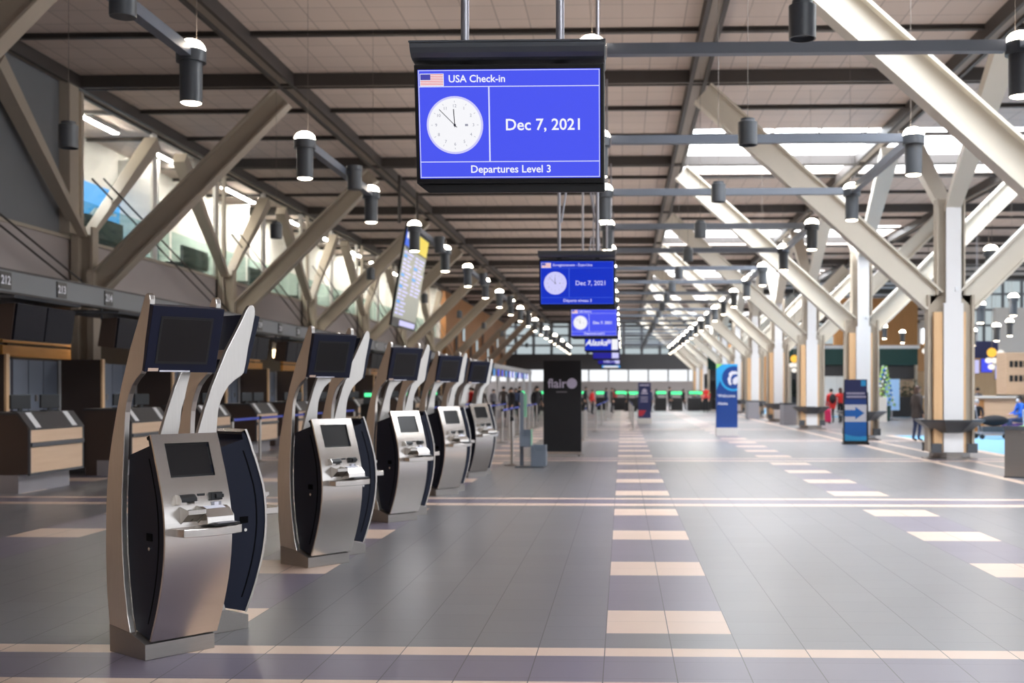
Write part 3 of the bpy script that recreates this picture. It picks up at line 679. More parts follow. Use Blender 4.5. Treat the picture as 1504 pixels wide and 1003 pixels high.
# ------------------------------------------------------------------ hanging displays
DW, DH = 1.05, .615
def display(i, y, bg, line, face, title, date, level, style):
    t = thing('hanging_display', ['hanging screen reading USA Check-in, Dec 7, 2021 and Departures Level 3', 'hanging deep blue screen reading Enregistrement and Dec 7, 2021', 'small hanging blue clock screen below the deep blue one',
              'hanging screen with a white script word behind the clock screens', 'hanging indigo screen with a pale line of words', 'hanging screen with a red block at one side, far off', 'hanging pale blue screen, farthest of the row'][i],
              'screen', (-.637, y, 3.10), 0, 'hanging displays over the walkway')
    b = MB(); b.box(-.535, .535, 0, .09, -.335, .325); b.prism([(-.535, -.335), (.537, -.335), (.537, -.385), (-.47, -.385)], .02, .2, 'y'); b.box(-.48, .537, .09, .20, -.34, .28)
    cs = obj('casing', b, M['black'], t, .004); cs.rotation_euler = (math.radians(9), 0, 0)
    b = MB(); b.box(-.525, .525, -.006, -.001, -.325, .317); bz = obj('bezel', b, M['black_gloss'], cs)
    if i == 0:
        b = MB(); b.box(.497, .503, -.0075, -.006, -.19, -.184); b.cur = 0; obj('power_light', b, M['sign_lime'], cs)
    b = MB(); b.box(-DW/2+.012, DW/2-.012, -.0085, -.0055, -.305, .297); sc = obj('screen', b, bg, t); sc.rotation_euler = (math.radians(9), 0, 0)
    def U(f): return -DW/2 + .012 + f*(DW-.024)
    def V(f): return .297 - f*.602
    e = -.0105
    def rect(mb, x0, x1, y0, y1, d=0): mb.box(U(x0), U(x1), e-d, e-d+.001, V(y1), V(y0))
    if style == 'clock':
        b = MB(); 
        for q in ((.005, .995, .006, .012), (.005, .995, .152, .160), (.005, .995, .842, .850), (.005, .995, .985, .992), (.386, .394, .16, .842), (.003, .007, .006, .992), (.993, .997, .006, .992)): rect(b, *q)
        obj('divider_lines', b, line, sc)
        b = MB(); rect(b, .012, .143, .037, .150); fg = obj('flag', b, M['scr_white'], sc)
        b = MB(); b.cur = 0
        for k in range(7): rect(b, .015, .140, .043 + k*.0150, .043 + k*.0150 + .0077, .001)
        b.cur = 1; rect(b, .015, .070, .043, .095, .002)
        obj('flag_print', b, [M['scr_red'], M['scr_flagblue']], sc)
        b = MB(); b.text(title, .056 if i == 0 else .05, face_at(U(.168), e, V(.088)), 'LEFT', .0008); obj('title_text', b, face, sc)
        b = MB(); b.text(date, .089, face_at(U(.69), e, V(.512)), 'CENTER', .0012); obj('date_text', b, face, sc)
        b = MB(); b.text(level, .059, face_at(U(.505), e, V(.918)), 'CENTER', .0008); obj('level_text', b, face, sc)
        cx, cz = U(.20), V(.508); R = .160
        rot = Matrix.Translation((cx, e-.001, cz)) @ Matrix.Rotation(PI/2, 4, 'X')
        b = MB(); b.cur = 0; b.lathe([(R, .0), (R, .004), (R*.93, .006)], 48, mtx=rot); b.cur = 1; b.lathe([(R*.93, .006), (0, .006)], 48, mtx=rot)
        obj('clock_face', b, [M['scr_lilac'], M['scr_white'] if i != 1 else M['scr_lilac']], sc)
        b = MB(); z = e - .009
        for h in range(12):
            a = 2*PI*(h+1)/12; sx, cc = math.sin(a), math.cos(a)
            b.bar((cx+sx*R*.78, z, cz+cc*R*.78), (cx+sx*R*.84, z, cz+cc*R*.84), .002, .001, up=(0,1,0))
            b.text(str(h+1), .024, face_at(cx+sx*R*.66, z, cz+cc*R*.66))
        b.box(cx+.058, cx+.075, z, z+.001, cz-.006, cz+.006)
        obj('clock_numerals', b, M['scr_grey'], sc)
        b = MB(); z = e - .011
        ah = math.radians(-3.5); am = math.radians(-45)
        b.bar((cx-math.sin(ah)*.012, z, cz-math.cos(ah)*.012), (cx+math.sin(ah)*.088, z, cz+math.cos(ah)*.088), .0048, .001, up=(0,1,0))
        obj('hour_hand', b, M['scr_ink'], sc)
        b = MB(); b.bar((cx-math.sin(am)*.018, z-.002, cz-math.cos(am)*.018), (cx+math.sin(am)*.122, z-.002, cz+math.cos(am)*.122), .0036, .001, up=(0,1,0)); b.box(cx-.006, cx+.006, z-.003, z-.001, cz-.006, cz+.006)
        obj('minute_hand', b, M['scr_ink'], sc)
    elif style == 'script':
        b = MB(); sh = Matrix(((1,.3,0,0),(0,1,0,0),(0,0,1,0),(0,0,0,1)))
        b.text('Alaska', .26, face_at(U(.36), e, V(.62)) @ sh, 'CENTER', .006); obj('airline_text', b, face, sc)
        b = MB(); rect(b, .80, .99, .02, .98); obj('side_panel', b, M['scr_white'], sc)
        b = MB(); b.lathe([(.07, 0), (.06, .003), (0, .003)], 24, mtx=Matrix.Translation((U(.72), e, V(.55))) @ Matrix.Rotation(PI/2, 4, 'X')); obj('roundel', b, M['scr_lilac'], sc)
    elif style == 'words':
        b = MB(); b.text('Alaska', .2, face_at(U(.34), e, V(.3)), 'CENTER', .004); obj('airline_text', b, M['scr_lilac'], sc)
        b = MB(); rect(b, .72, .98, .02, .98); obj('side_panel', b, M['scr_lilac'], sc)
    elif style == 'red':
        b = MB(); rect(b, .0, .24, .05, .6); obj('red_block', b, M['scr_flagred'], sc)
        b = MB(); b.text('DELTA', .2, face_at(U(.55), e, V(.8)), 'CENTER', .004); obj('airline_text', b, M['scr_lilac'], sc)
        b = MB(); rect(b, .80, .99, .1, .98); obj('side_panel', b, M['scr_lilac'], sc)
    else:
        b = MB(); rect(b, .0, 1.0, .05, .35); obj('pale_band', b, M['scr_lilac'], sc)
        b = MB(); rect(b, .1, .9, .85, 1.0); obj('pale_strip', b, M['scr_white'], sc)
    # curved hood above the screen
    b = MB(); pr = []
    for k in range(7): a = PI/2*k/6; pr.append((-.05 - .16*math.sin(a)*1.0, .345 + .125*(1-math.cos(a))*1.0))
    out = [(.10, .345)] + [(-.045, .345)] + [(-.085, .352), (-.115, .37), (-.135, .395), (-.14, .42), (.22, .42), (.22, .345)]
    b.prism(out[1:], -.545, .54, 'x'); b.box(-.55, .545, -.145, .23, .42, .432); obj('hood', b, M['charcoal'], t, .004)
    for x in (-.255, .285):
        b = MB(); b.tube((x, 0.02, .43), (x, 0.02, ZC-3.10-.37), .024, n=14); obj('hanging_pole', b, M['pole'], t)
        b = MB(); b.box(x-.03, x+.03, .03, .12, -.2, .40); obj('bracket', b, M['black'], t)
    for x, d in ((-.255, 1), (.285, -1)):
        b = MB(); b.tube((x + d*.03, .03, .85), (x + d*.20, .03, 1.95), .014, n=8); obj('strut', b, M['pole'], t)
    return t
ws = M['scr_white']
display(0, 6.60, M['scr_blue'], M['scr_line'], ws, 'USA Check-in', 'Dec 7, 2021', 'Departures Level 3', 'clock')
display(1, 16.5, M['scr_deep'], M['scr_dimline'], M['scr_lilac'], 'Enregistrement - \u00c9tats-Unis', 'Dec 7, 2021', 'D\u00e9parts niveau 3', 'clock')
display(2, 26.4, M['scr_blue'], M['scr_line'], ws, 'USA Check-in', 'Dec 7, 2021', 'Departures Level 3', 'clock')
display(3, 36.3, M['scr_deep'], M['scr_line'], ws, '', '', '', 'script')
display(4, 46.2, M['scr_navy'], M['scr_line'], ws, '', '', '', 'words')
display(5, 56.1, M['scr_navy'], M['scr_line'], ws, '', '', '', 'red')
display(6, 66.0, M['scr_cyan'], M['scr_line'], ws, '', '', '', 'pale')

# ------------------------------------------------------------------ flight board over the counters
t = thing('flight_board', 'tall lit flight information board tilted over the counters', 'flight board', (-7.45, 37.6, 3.7))
lean = Matrix.Rotation(math.radians(-9.5), 4, 'Y').inverted()
def board(mb, y0, y1, z0, z1, d0, d1): mb.box(d0, d1, y0, y1, z0, z1, mtx=lean)
b = MB(); board(b, -.05, 4.15, -.05, 3.3, -.07, .0); obj('cabinet', b, M['black'], t)
b = MB(); board(b, 0, 4.1, .25, 2.55, .001, .012); fs_ = obj('timetable', b, M['board_grey'], t)
b = MB(); board(b, 0, 2.1, 2.6, 3.25, .001, .012); obj('blue_header', b, M['board_blue'], t)
b = MB(); board(b, 2.15, 4.1, 2.6, 3.25, .001, .012); obj('yellow_header', b, M['board_yellow'], t)
b = MB(); board(b, .15, .9, 2.85, 3.1, .012, .016); b.cur = 1; board(b, .2, 1.9, 2.5, 2.58, .012, .016); obj('header_text', b, [M['scr_white'], M['scr_ink']], t)
b = MB(); b.cur = 0
for r in range(17):
    z = 2.36 - r*.125
    board(b, .12, .62, z, z+.07, .013, .017); board(b, .75 , 1.75 - (r*7 % 5)*.12, z, z+.06, .013, .017)
    if r < 11: board(b, 2.1, 2.7, z, z+.07, .013, .017); board(b, 2.85, 3.9 - (r*5 % 4)*.15, z, z+.06, .013, .017)
obj('row_text', b, M['scr_lilac'], fs_)
b = MB()
for r in (1, 6, 9, 13): z = 2.36 - r*.125; board(b, .10, .64, z-.01, z+.085, .0172, .02)
for r in (3, 6): z = 2.36 - r*.125; board(b, 2.08, 2.72, z-.01, z+.085, .0172, .02)
obj('row_badge', b, M['scr_cyan'], fs_)
b = MB(); board(b, 1.2, 4.0, .02, .2, .001, .01); obj('footer_text', b, M['scr_lilac'], t)
for y in (.3, 3.6):
    b = MB(); b.tube((.2, y, 3.3), (.2, y, ZC-3.7-.4), .05, n=10); obj('hanging_pole', b, M['dark_steel'], t)

# ------------------------------------------------------------------ check-in counters
XF, P = -9.05, 3.7
b = MB(); b.box(-.14, .14, 0, 66, 0, .33); o = thing('overhead_sign_beam', 'long grey overhead beam carrying the counter numbers', 'beam', (-9.84, 9.0, 3.14), 0, None, 'thing')
obj('fascia', b, M['grey_fascia'], o)
b = MB(); b.box(-.15, .155, 0, 66, .33, .36); obj('cap_strip', b, M['dark_steel'], o)
b = MB(); b.box(-.12, .12, 0, 66, -.03, 0); obj('cable_tray', b, M['dark_steel'], o)
for k in range(9):
    b = MB(); b.box(-.06, .06, 1.5+7.4*k, 1.62+7.4*k, .36, 5.4); b.cur = 0
    q = obj('hanger', b, M['cream_dim'], o) if k > 20 else None
for k in range(18):                                                # beam props to the wall
    if k % 2 == 0:
        b = MB(); b.box(-3.0, -.14, 1.9+3.7*k, 2.05+3.7*k, .10, .22); obj('wall_bracket', b, M['dark_steel'], o)
o2 = thing('overhead_sign_beam', 'pale overhead beam over the far counters', 'beam', (-9.84, 75.5, 3.14), 0, None, 'thing')
b = MB(); b.box(-.14, .14, 0, 50, 0, .40); obj('fascia', b, M['pale_fascia'], o2)
for k in range(7):
    b = MB(); b.box(-.14, .12, 1+8*k, 1.2+8*k, -3.14, 0); obj('leg', b, M['pale_fascia'], o2)
def number_sign(n, y):
    t = thing('counter_sign', 'small black counter sign numbered %d on the grey beam' % n, 'sign', (-9.698, y, 3.305), 0, 'counter number signs')
    b = MB(); b.box(0, .015, -.17, .17, -.135, .135); pl = obj('plate', b, M['black'], t)
    b = MB(); b.text(str(n), .19, side_at(.017, 0, 0), 'CENTER', .004); obj('number', b, M['print_white'], t)
for k in range(26): number_sign(211 + k, 16.25 + 1.85*k)
def make_desk():
    t = thing('check_in_desk', '', 'counter', (XF, 17.58, 0), 0, 'check-in desks')
    b = MB(); b.prism([(-.012, .30), (-.012, .98), (-.17, 1.21), (-.85, 1.21), (-.85, .0), (-.25, .0), (-.25, .28)], 0.01, 1.77, 'y'); obj('carcass', b, M['brown'], t)
    b = MB(); b.box(-.012, .012, .03, 1.75, .31, .70); obj('front_panel', b, M['maple_desk'], t)
    b = MB(); b.box(-.012, .012, .03, 1.75, .775, .965); obj('front_panel', b, M['maple_desk'], t)
    b = MB(); b.box(-.012, .045, .02, 1.76, .705, .77); obj('bumper_rail', b, M['charcoal'], t, .008)
    b = MB(); b.box(-.014, .02, .0, .03, .28, .98); b.box(-.014, .02, 1.75, 1.78, .28, .98); b.box(-.014, .02, 0, 1.78, .275, .305); obj('edge_frame', b, M['charcoal'], t)
    b = MB(); b.prism([(.022, .966), (.022, .99), (-.16, 1.235), (-.19, 1.235), (-.19, 1.2)], -.01, 1.79, 'y'); b.box(-.88, -.18, -.01, 1.79, 1.20, 1.235); tp = obj('counter_top', b, M['desk_top'], t)
    for y in (.18, 1.38):
        b = MB(); b.prism([(.018, 1.0), (.021, 1.003), (-.150, 1.234), (-.153, 1.231)], y, y+.17, 'y'); obj('writing_strip', b, M['white_plastic'], tp)
    b = MB(); b.box(-.62, -.15, -.02, 1.62, 0, .28); obj('plinth', b, M['plinth'], t)
    return t
def make_monitor():
    t = thing('computer_monitor', '', 'monitor', (0,0,1.235), 0, 'monitors on the check-in desks')
    b = MB(); b.box(-.09, .09, -.12, .12, 0, .015); obj('foot', b, M['black'], t)
    b = MB(); b.box(-.02, .015, -.03, .03, .015, .12); obj('stem', b, M['black'], t)
    b = MB(); b.box(-.03, .02, -.17, .17, .05, .27); obj('housing', b, M['black'], t, .008)
    b = MB(); b.box(-.033, -.03, -.155, .155, .065, .255); obj('screen', b, M['screen_off'], t)
    return t
def make_overhead():
    t = thing('overhead_monitor_unit', '', 'screens', (-9.5, 17.95, 2.65), 0, 'dark overhead screens at the counters')
    tilt = Matrix.Rotation(math.radians(7), 4, 'Y')
    b = MB(); b.prism([(-.32, -.25), (-.02, -.29), (.05, .29), (-.24, .27)], -.03, 1.95, 'y'); obj('housing', b, M['brown'], t)
    for y in (0.0, .98):
        b = MB(); b.prism([(-.018, -.28), (.02, -.28), (.088, .28), (.05, .28)], y, y+.94, 'y'); obj('screen', b, M['screen_off'], t)
    b = MB(); b.prism([(-.85, .345), (.2, .345), (.23, .385), (-.85, .40)], -.35, 1.85, 'y'); obj('canopy', b, M['charcoal'], t)
    for y in (.1, .75, 1.4):
        b = MB(); b.tube((-.3, y, .25), (-.3, y, .455), .025, n=8); obj('hanger', b, M['charcoal'], t)
    return t
def make_cabinet():
    t = thing('back_cabinet', '', 'cabinet', (-11.4, 21.55, 0), 0, 'cabinets behind the check-in desks')
    b = MB(); b.box(-.5, -.02, 0, 3.66, 0, 2.17); obj('carcass', b, M['brown'], t)
    for y in (0.02, .60, 1.18, 1.93, 2.51, 3.09):
        d = MB(); d.box(-.02, 0, y, y+.55, 1.12, 2.15); dd = obj('door', d, M['blue_grey'], t)
        h = MB(); h.box(0, .02, y+.24, y+.32, 1.36, 1.48); obj('handle', h, M['steel_dull'], dd)
    b = MB(); b.box(-.02, .01, .02, 3.64, 0.05, 1.10); obj('drawer_front', b, M['blue_grey'], t)
    b = MB(); b.box(.012, .86, 1.80, 1.89, 0, 2.19); w_ = obj('divider', b, M['brown'], t)
    b = MB(); b.box(.86, .90, 1.79, 1.90, 0, 2.20); obj('divider_edge', b, M['maple'], t)
    b = MB(); b.box(.012, .05, 1.75, 1.79, 0, 2.17); obj('light_edge', b, M['pale_fascia'], t)
    return t
desk0, mon0, ovh0, cab0 = make_desk(), make_monitor(), make_overhead(), make_cabinet()
mu = False
for k in range(14):
    y = 17.58 + P*k
    o = desk0 if k == 0 else dup(desk0, (XF, y, 0)); o['label'] = 'maple-fronted check-in desk with dark sloping top, %s along the counter wall' % ORD[k]
    o = ovh0 if k == 0 else dup(ovh0, (-9.5, y+.37, 2.65)); o['label'] = 'pair of dark overhead screens above the %s check-in desk' % ORD[k]
    o = cab0 if k == 0 else dup(cab0, (-11.4, 21.55 + P*(k), 0)); o['label'] = 'blue-grey cabinet and brown divider behind the desks, %s along the wall' % ORD[k]
    for j, (dy, rz) in enumerate(((.55, -.5), (1.5, -.5))):
        if not mu: o = mon0; mu = True
        else: o = dup(mon0, (0,0,0))
        o.location = (XF - .42, y + dy, 1.235); o.rotation_euler = (0, 0, rz); o['label'] = 'black monitor at the %s end of the %s check-in desk' % (('near', 'far')[j], ORD[k])
o = dup(cab0, (-11.4, 21.55 - P, 0)); o['label'] = 'blue-grey cabinet and brown divider cut by the picture edge'
for k in range(8):
    y = 19.0 + 7.4*k
    t = thing('wood_hood', 'amber wood canopy board glowing behind the counters, %s along' % ORD[k], 'panel', (-14.2, y, 2.35), 0, 'amber boards behind the counters')
    b = MB(); b.box(-.1, 0, 0, 4.6, 0, .26); obj('board', b, M['amber_wood'], t)
    b = MB(); b.box(-.1, 0, 0, 4.3, .32, .60); obj('board', b, M['amber_wood'], t)
    b = MB(); b.box(-.2, -.1, .4, .5, -2.35, .6); b.box(-.2, -.1, 4.0, 4.1, -2.35, .6); obj('post', b, M['brown'], t)
    t = thing('wall_lamp', 'warm glowing box lamp above the amber boards, %s along' % ORD[k], 'lamp', (-13.9, 29.9 + 8.1*k, 2.72), 0, 'warm lamps behind the counters')
    b = MB(); b.box(-.08, .0, 0, 1.2, .4, .745); obj('bracket', b, M['grey_fascia'], t)
    b = MB(); b.box(.001, .08, 0.05, 1.15, .12, .44); obj('shade', b, M['warm_lamp'], t)
for k in range(14):                                                 # lit screens of the far counters
    y = 78 + 3.0*k
    t = thing('hanging_counter_screen', 'blue-lit screen under the pale far beam, %s along' % ORD[k], 'screen', (-9.6, y, 2.55), 0, 'blue screens at the far counters')
    b = MB(); b.box(-.06, 0, 0, 1.1, 0, .6); b.box(-.05, -.02, .5, .6, .6, .59+.0); obj('casing', b, M['black'], t)
    b = MB(); b.box(.0, .01, .05, 1.05, .05, .55); obj('screen', b, M['scr_blue'] if k % 3 else M['scr_cyan'], t)
    b = MB(); b.box(-.05, -.02, .5, .56, .6, .592+.0); 

# ------------------------------------------------------------------ stanchions
def make_stanchion():
    t = thing('queue_post', '', 'queue barrier', (0,0,0), 0, 'queue posts')
    b = MB(); b.lathe([(0, 0), (.17, 0), (.17, .012), (.05, .035), (.03, .05)], 20); obj('base', b, M['steel_dull'], t)
    b = MB(); b.tube((0,0,.035), (0,0,.93), .03, n=14); obj('post', b, M['steel'], t)
    b = MB(); b.lathe([(.0, .93), (.036, .93), (.036, 1.0), (.03, 1.01), (0, 1.01)], 14); obj('belt_head', b, M['black'], t)
    return t
st0 = make_stanchion(); su = False
def posts(pts, desc, close=False, dbl=False):
    global su
    for i, (x, y) in enumerate(pts):
        if not su: o = st0; su = True; o.location = (x, y, 0)
        else: o = dup(st0, (x, y, 0))
        for c in list(o.children):
            if c.name.startswith('belt') and not c.name.startswith('belt_head'): bpy.data.objects.remove(c)
        o['label'] = 'steel queue post, blue belt, %s, %s of its line' % (desc, ORD[i])
        o['group'] = 'queue posts ' + desc
        if i + 1 < len(pts):
            nx, ny = pts[i+1]; d = Vector((nx-x, ny-y, 0)); n = d.normalized()
            b = MB(); b.bar(n*.037 + Vector((0,0,.965)), d - n*.037 + Vector((0,0,.965)), .004, .055)
            if dbl: b.bar(n*.037 + Vector((0,0,.60)), d - n*.037 + Vector((0,0,.60)), .004, .055)
            obj('belt', b, M['belt'], o)
posts([(-7.9, 23.5), (-7.9, 25.3), (-7.9, 27.1), (-7.9, 28.9), (-7.9, 30.7), (-7.9, 32.5), (-7.9, 34.3)], 'before the check-in desks')
posts([(-3.55, 34.5), (-3.55, 36.6), (-3.6, 38.7), (-3.6, 40.8), (-3.6, 42.9), (-3.6, 45.0), (-3.6, 47.1), (-3.6, 49.2)], 'behind the kiosk row')
posts([(-4.9, 34.8), (-4.9, 36.9), (-4.9, 39.0), (-4.9, 41.1), (-4.9, 43.2), (-4.9, 45.3), (-4.9, 47.4), (-4.9, 49.5)], 'second lane behind the kiosks')
posts([(-6.3, 36.0), (-6.3, 38.4), (-6.3, 40.8), (-6.3, 43.2), (-6.3, 45.6), (-6.3, 48.0), (-6.3, 50.4)], 'third lane behind the kiosks')
posts([(-2.4, 36.0), (-2.4, 38.2), (-2.4, 40.4), (-2.4, 42.6), (-2.4, 44.8)], 'behind the black banner')
posts([(-.98, 43.7), (-.90, 51.0), (-.82, 58.6), (-.8, 66.0)], 'along the walkway past the black banner')
posts([(.42, 45.2), (.40, 51.3), (.37, 57.4), (.37, 63.5)], 'on the striped lane')
posts([(-1.18, 36.2), (-1.18, 38.0)], 'just past the black banner')

# ------------------------------------------------------------------ banners, signs, sizer, bin
t = thing('pull_up_banner', 'tall black fabric banner reading flair beside the baggage sizer', 'banner', (-1.43, 28.0, 0), math.radians(-8))
b = MB(); 
for i in range(12):
    for j in range(24):
        pass
nx, nz = 13, 28; vs = []; fcs = []
for j in range(nz+1):
    for i in range(nx+1):
        x = -.455 + .91*i/nx; z = .10 + 2.17*j/nz
        vs.append((x, -.05 + .012*math.sin(z*5 + x*3)*(1 - j/nz) , z))
for j in range(nz):
    for i in range(nx): a = j*(nx+1)+i; fcs.append((a, a+1, a+nx+2, a+nx+1))
b.add(vs, fcs, True); b.box(-.455, .455, -.02, .05, .10, 2.27)
b.box(-.455, -.45, -.06, .05, .16, 2.27); b.box(.45, .455, -.06, .05, .16, 2.27); b.box(-.455, .455, -.06, .05, 2.265, 2.275)
fab = obj('fabric', b, M['fabric_black'], t)
b = MB(); b.text('flair', .30, face_at(-.12, -.068, 1.72), 'CENTER', .005); obj('logo_text', b, M['lilac_print'], fab)
b = MB(); b.lathe([(.125, 0), (.125, .003), (0, .003)], 28, mtx=Matrix.Translation((.24, -.064, 1.73)) @ Matrix.Rotation(PI/2, 4, 'X')); obj('logo_disc', b, M['lilac_print'], fab)
b = MB(); b.box(-.14, .12, -.067, -.064, 1.51, 1.54); obj('small_print', b, M['grey_cloth'], fab)
b = MB(); b.box(-.47, .47, -.07, .07, .04, .098); obj('cassette', b, M['chrome'], t, .01)
for x in (-.44, .44):
    b = MB(); b.box(x-.03, x+.03, -.22, .22, 0, .04); obj('foot', b, M['steel_dull'], t)

t = thing('totem_sign', 'royal blue totem with a white face roundel and Welcome lettering', 'sign', (3.55, 40.0, 0), 0)
b = MB(); b.box(-.37, .37, -.2, .2, 0, .28); obj('plinth', b, M['wall_white'], t)
b = MB(); b.box(-.36, .36, -.10, .10, .28, 2.44); pn = obj('panel', b, M['sign_blue'], t)
def clipcircle(cx, cz, r, x1, n=40): 
    return [(min(cx + r*math.cos(2*PI*i/n), x1), cz + r*math.sin(2*PI*i/n)) for i in range(n)]
b = MB(); b.prism([(-.36, 1.55), (-.36, 2.44), (.36, 2.44), (.36, 2.40), (.0, 2.25), (-.2, 1.95)], -.103, -.1005, 'y'); obj('cyan_sweep', b, M['sign_cyan'], pn)
b = MB(); b.prism([(-.36, 2.28), (-.36, 2.44), (-.14, 2.44)], -.105, -.1032, 'y'); obj('lime_corner', b, M['sign_lime'], pn)
b = MB(); b.cur = 0; b.prism(clipcircle(.22, 1.98, .46, .36), -.107, -.1052, 'y'); b.cur = 1; b.prism(clipcircle(.22, 1.98, .385, .36), -.109, -.1072, 'y'); obj('roundel', b, [M['sign_cyan'], M['sign_blue']], pn)
b = MB()
for q in ([(.05, 1.80), (.02, 1.95), (.08, 2.02), (.06, 2.12), (.16, 2.2), (.30, 2.2), (.36, 2.16), (.36, 2.1), (.2, 2.08), (.14, 2.0), (.13, 1.85), (.16, 1.75), (.1, 1.72)],
          [(.2, 1.78), (.2, 1.92), (.28, 2.0), (.36, 2.02), (.36, 1.80), (.28, 1.74)]): b.prism(q, -.111, -.1092, 'y')
obj('face_mark', b, M['print_white'], pn)
b = MB(); b.text('Welcome', .15, face_at(-.31, -.103, 1.36), 'LEFT', .002); obj('welcome_text', b, M['print_white'], pn)
b = MB(); b.text('Alaska', .13, face_at(-.31, -.103, 1.10), 'LEFT', .003); obj('airline_text', b, M['print_white'], pn)

t = thing('arrow_sign', 'blue sign stand with a large blue arrow pointing to the seating', 'sign', (6.72, 34.0, 0), math.radians(-2))
b = MB(); b.box(-.36, .36, -.18, .18, 0, .05); b.box(-.35, .35, -.1, .1, .05, .09); obj('foot', b, M['black'], t)
b = MB(); b.box(-.35, -.32, -.05, .05, .09, 1.5); b.box(.32, .35, -.05, .05, .09, 1.5); b.box(-.325, .325, -.02, .04, .09, 1.87); obj('frame', b, M['black'], t)
b = MB(); b.box(-.31, .31, -.03, -.02, .10, .65); pn = obj('lower_panel', b, M['sign_mid'], t)
b = MB(); b.prism([(-.31, .30), (-.1, .24), (.1, .22), (.31, .24), (.31, .10), (-.31, .10)], -.033, -.0305, 'y'); obj('wave', b, M['sign_cyan'], pn)
b = MB(); b.box(-.31, .31, -.03, -.02, .65, 1.145); pn = obj('arrow_panel', b, M['print_white'], t)
b = MB(); b.prism([(-.31, .80), (-.31, .99), (-.01, .99), (-.01, 1.08), (.25, .90), (-.01, .72), (-.01, .80)], -.034, -.0305, 'y'); obj('arrow', b, M['sign_mid'], pn)
b = MB(); b.box(-.31, .31, -.03, -.02, 1.145, 1.30); obj('middle_panel', b, M['sign_blue'], t)
b = MB(); b.box(-.31, .31, -.03, -.02, 1.30, 1.86); pn = obj('upper_panel', b, M['sign_navy'], t)
b = MB()
for z in (1.47, 1.37):
    x = -.26
    while x < .25: wl = random.uniform(.025, .05); b.box(x, x+wl, -.033, -.0305, z-.028, z+.028); x += wl + .012
obj('text_rows', b, M['lilac_print'], pn)
b = MB(); b.box(.15, .29, -.033, -.0305, 1.68, 1.84); obj('badge', b, M['sign_cyan'], pn)

t = thing('totem_sign', 'dark navy totem with a red corner on a white plinth', 'sign', (1.02, 54.0, 0), 0)
b = MB(); b.box(-.33, .33, -.2, .2, 0, .25); obj('plinth', b, M['wall_white'], t)
b = MB(); b.box(-.29, .29, -.09, .09, .25, 1.88); pn = obj('panel', b, M['sign_navy'], t)
b = MB(); b.prism([(-.27, .35), (-.27, .62), (.08, .62), (-.02, .45), (-.1, .35)], -.093, -.0905, 'y'); obj('red_mark', b, M['print_red'], pn)
b = MB(); b.prism([(-.1, 1.45), (-.12, 1.52), (0, 1.62), (.12, 1.52), (.1, 1.45)], -.093, -.0905, 'y'); b.box(-.15, .15, -.093, -.0905, 1.36, 1.42); b.box(-.22, .22, -.093, -.0905, 1.74, 1.80)
for z in (1.2, 1.1, 1.0): b.box(-.18, .15, -.093, -.0905, z, z+.03)
obj('white_print', b, M['lilac_print'], pn)

t = thing('baggage_sizer', 'slate blue carry-on baggage sizer stand before the black banner', 'baggage sizer', (-2.05, 23.9, 0))
b = MB(); b.box(-.12, .46, -.25, .25, 0, .03); obj('base_plate', b, M['charcoal'], t)
b = MB(); b.box(-.04, .03, -.04, .04, .03, 1.53); obj('post', b, M['sizer_blue'], t)
b = MB(); b.box(.04, .1, -.02, .02, 1.02, 1.5); obj('notice', b, M['sizer_green'], t)
def ubin(x0, x1, z0, z1, cut):
    b = MB(); m_ = (x0+x1)/2
    b.prism([(x0, z0), (x1, z0), (x1, z1), (m_+cut, z1), (m_+cut*.6, z1-.12), (m_-cut*.6, z1-.12), (m_-cut, z1), (x0, z1)], -.22, -.20, 'y')
    b.prism([(x0, z0), (x1, z0), (x1, z1), (x0, z1)], .20, .22, 'y'); b.box(x0, x0+.015, -.20, .20, z0, z1); b.box(x1-.015, x1, -.20, .20, z0, z1); b.box(x0+.015, x1-.015, -.2, .2, z0, z0+.02)
    return b
obj('small_bin', ubin(-.03, .19, .42, .76, .05), M['sizer_blue'], t)
obj('large_bin', ubin(.20, .50, .03, .45, .10), M['sizer_blue'], t)
b = MB(); b.box(.196, .2, -.2, .2, .42, .78); obj('edge_strip', b, M['sizer_green'], t)
posts([(-2.30, 24.4)], 'before the baggage sizer')

t = thing('litter_bin', 'square stainless steel litter bin with coloured labels on top', 'bin', (7.30, 21.35, 0), math.radians(-38))
b = MB(); b.box(-.33, .33, -.24, .24, .02, .86); obj('body', b, M['steel_dull'], t, .004)
b = MB(); b.box(-.34, .34, -.25, .25, 0, .02); b.box(-.345, .345, -.255, .255, .86, .93); obj('lid', b, M['charcoal'], t)
b = MB(); b.box(-.3, -.1, -.2, .2, .93, .935); obj('purple_label', b, M['purple'], t)
b = MB(); b.box(-.08, .12, -.2, .2, .93, .935); obj('lime_label', b, M['sign_lime'], t)
b = MB(); b.box(.14, .31, -.2, .2, .93, .935); obj('green_label', b, M['awning'], t)
b = MB(); b.tube((0, -.24, .82), (0, -.25, .82), .015, n=10); obj('lock', b, M['chrome'], t)
def small_bin(x, y, lab):
    t = thing('litter_bin', lab, 'bin', (x, y, 0), .2)
    b = MB(); b.box(-.3, .3, -.25, .25, 0, .9); obj('body', b, M['pole'], t, .01)
    b = MB(); b.box(-.31, .31, -.26, .26, .9, .98); obj('lid', b, M['charcoal'], t)
small_bin(7.35, 52.2, 'grey litter bin beside the third column'); small_bin(6.95, 62.8, 'grey litter bin beside the fourth column')

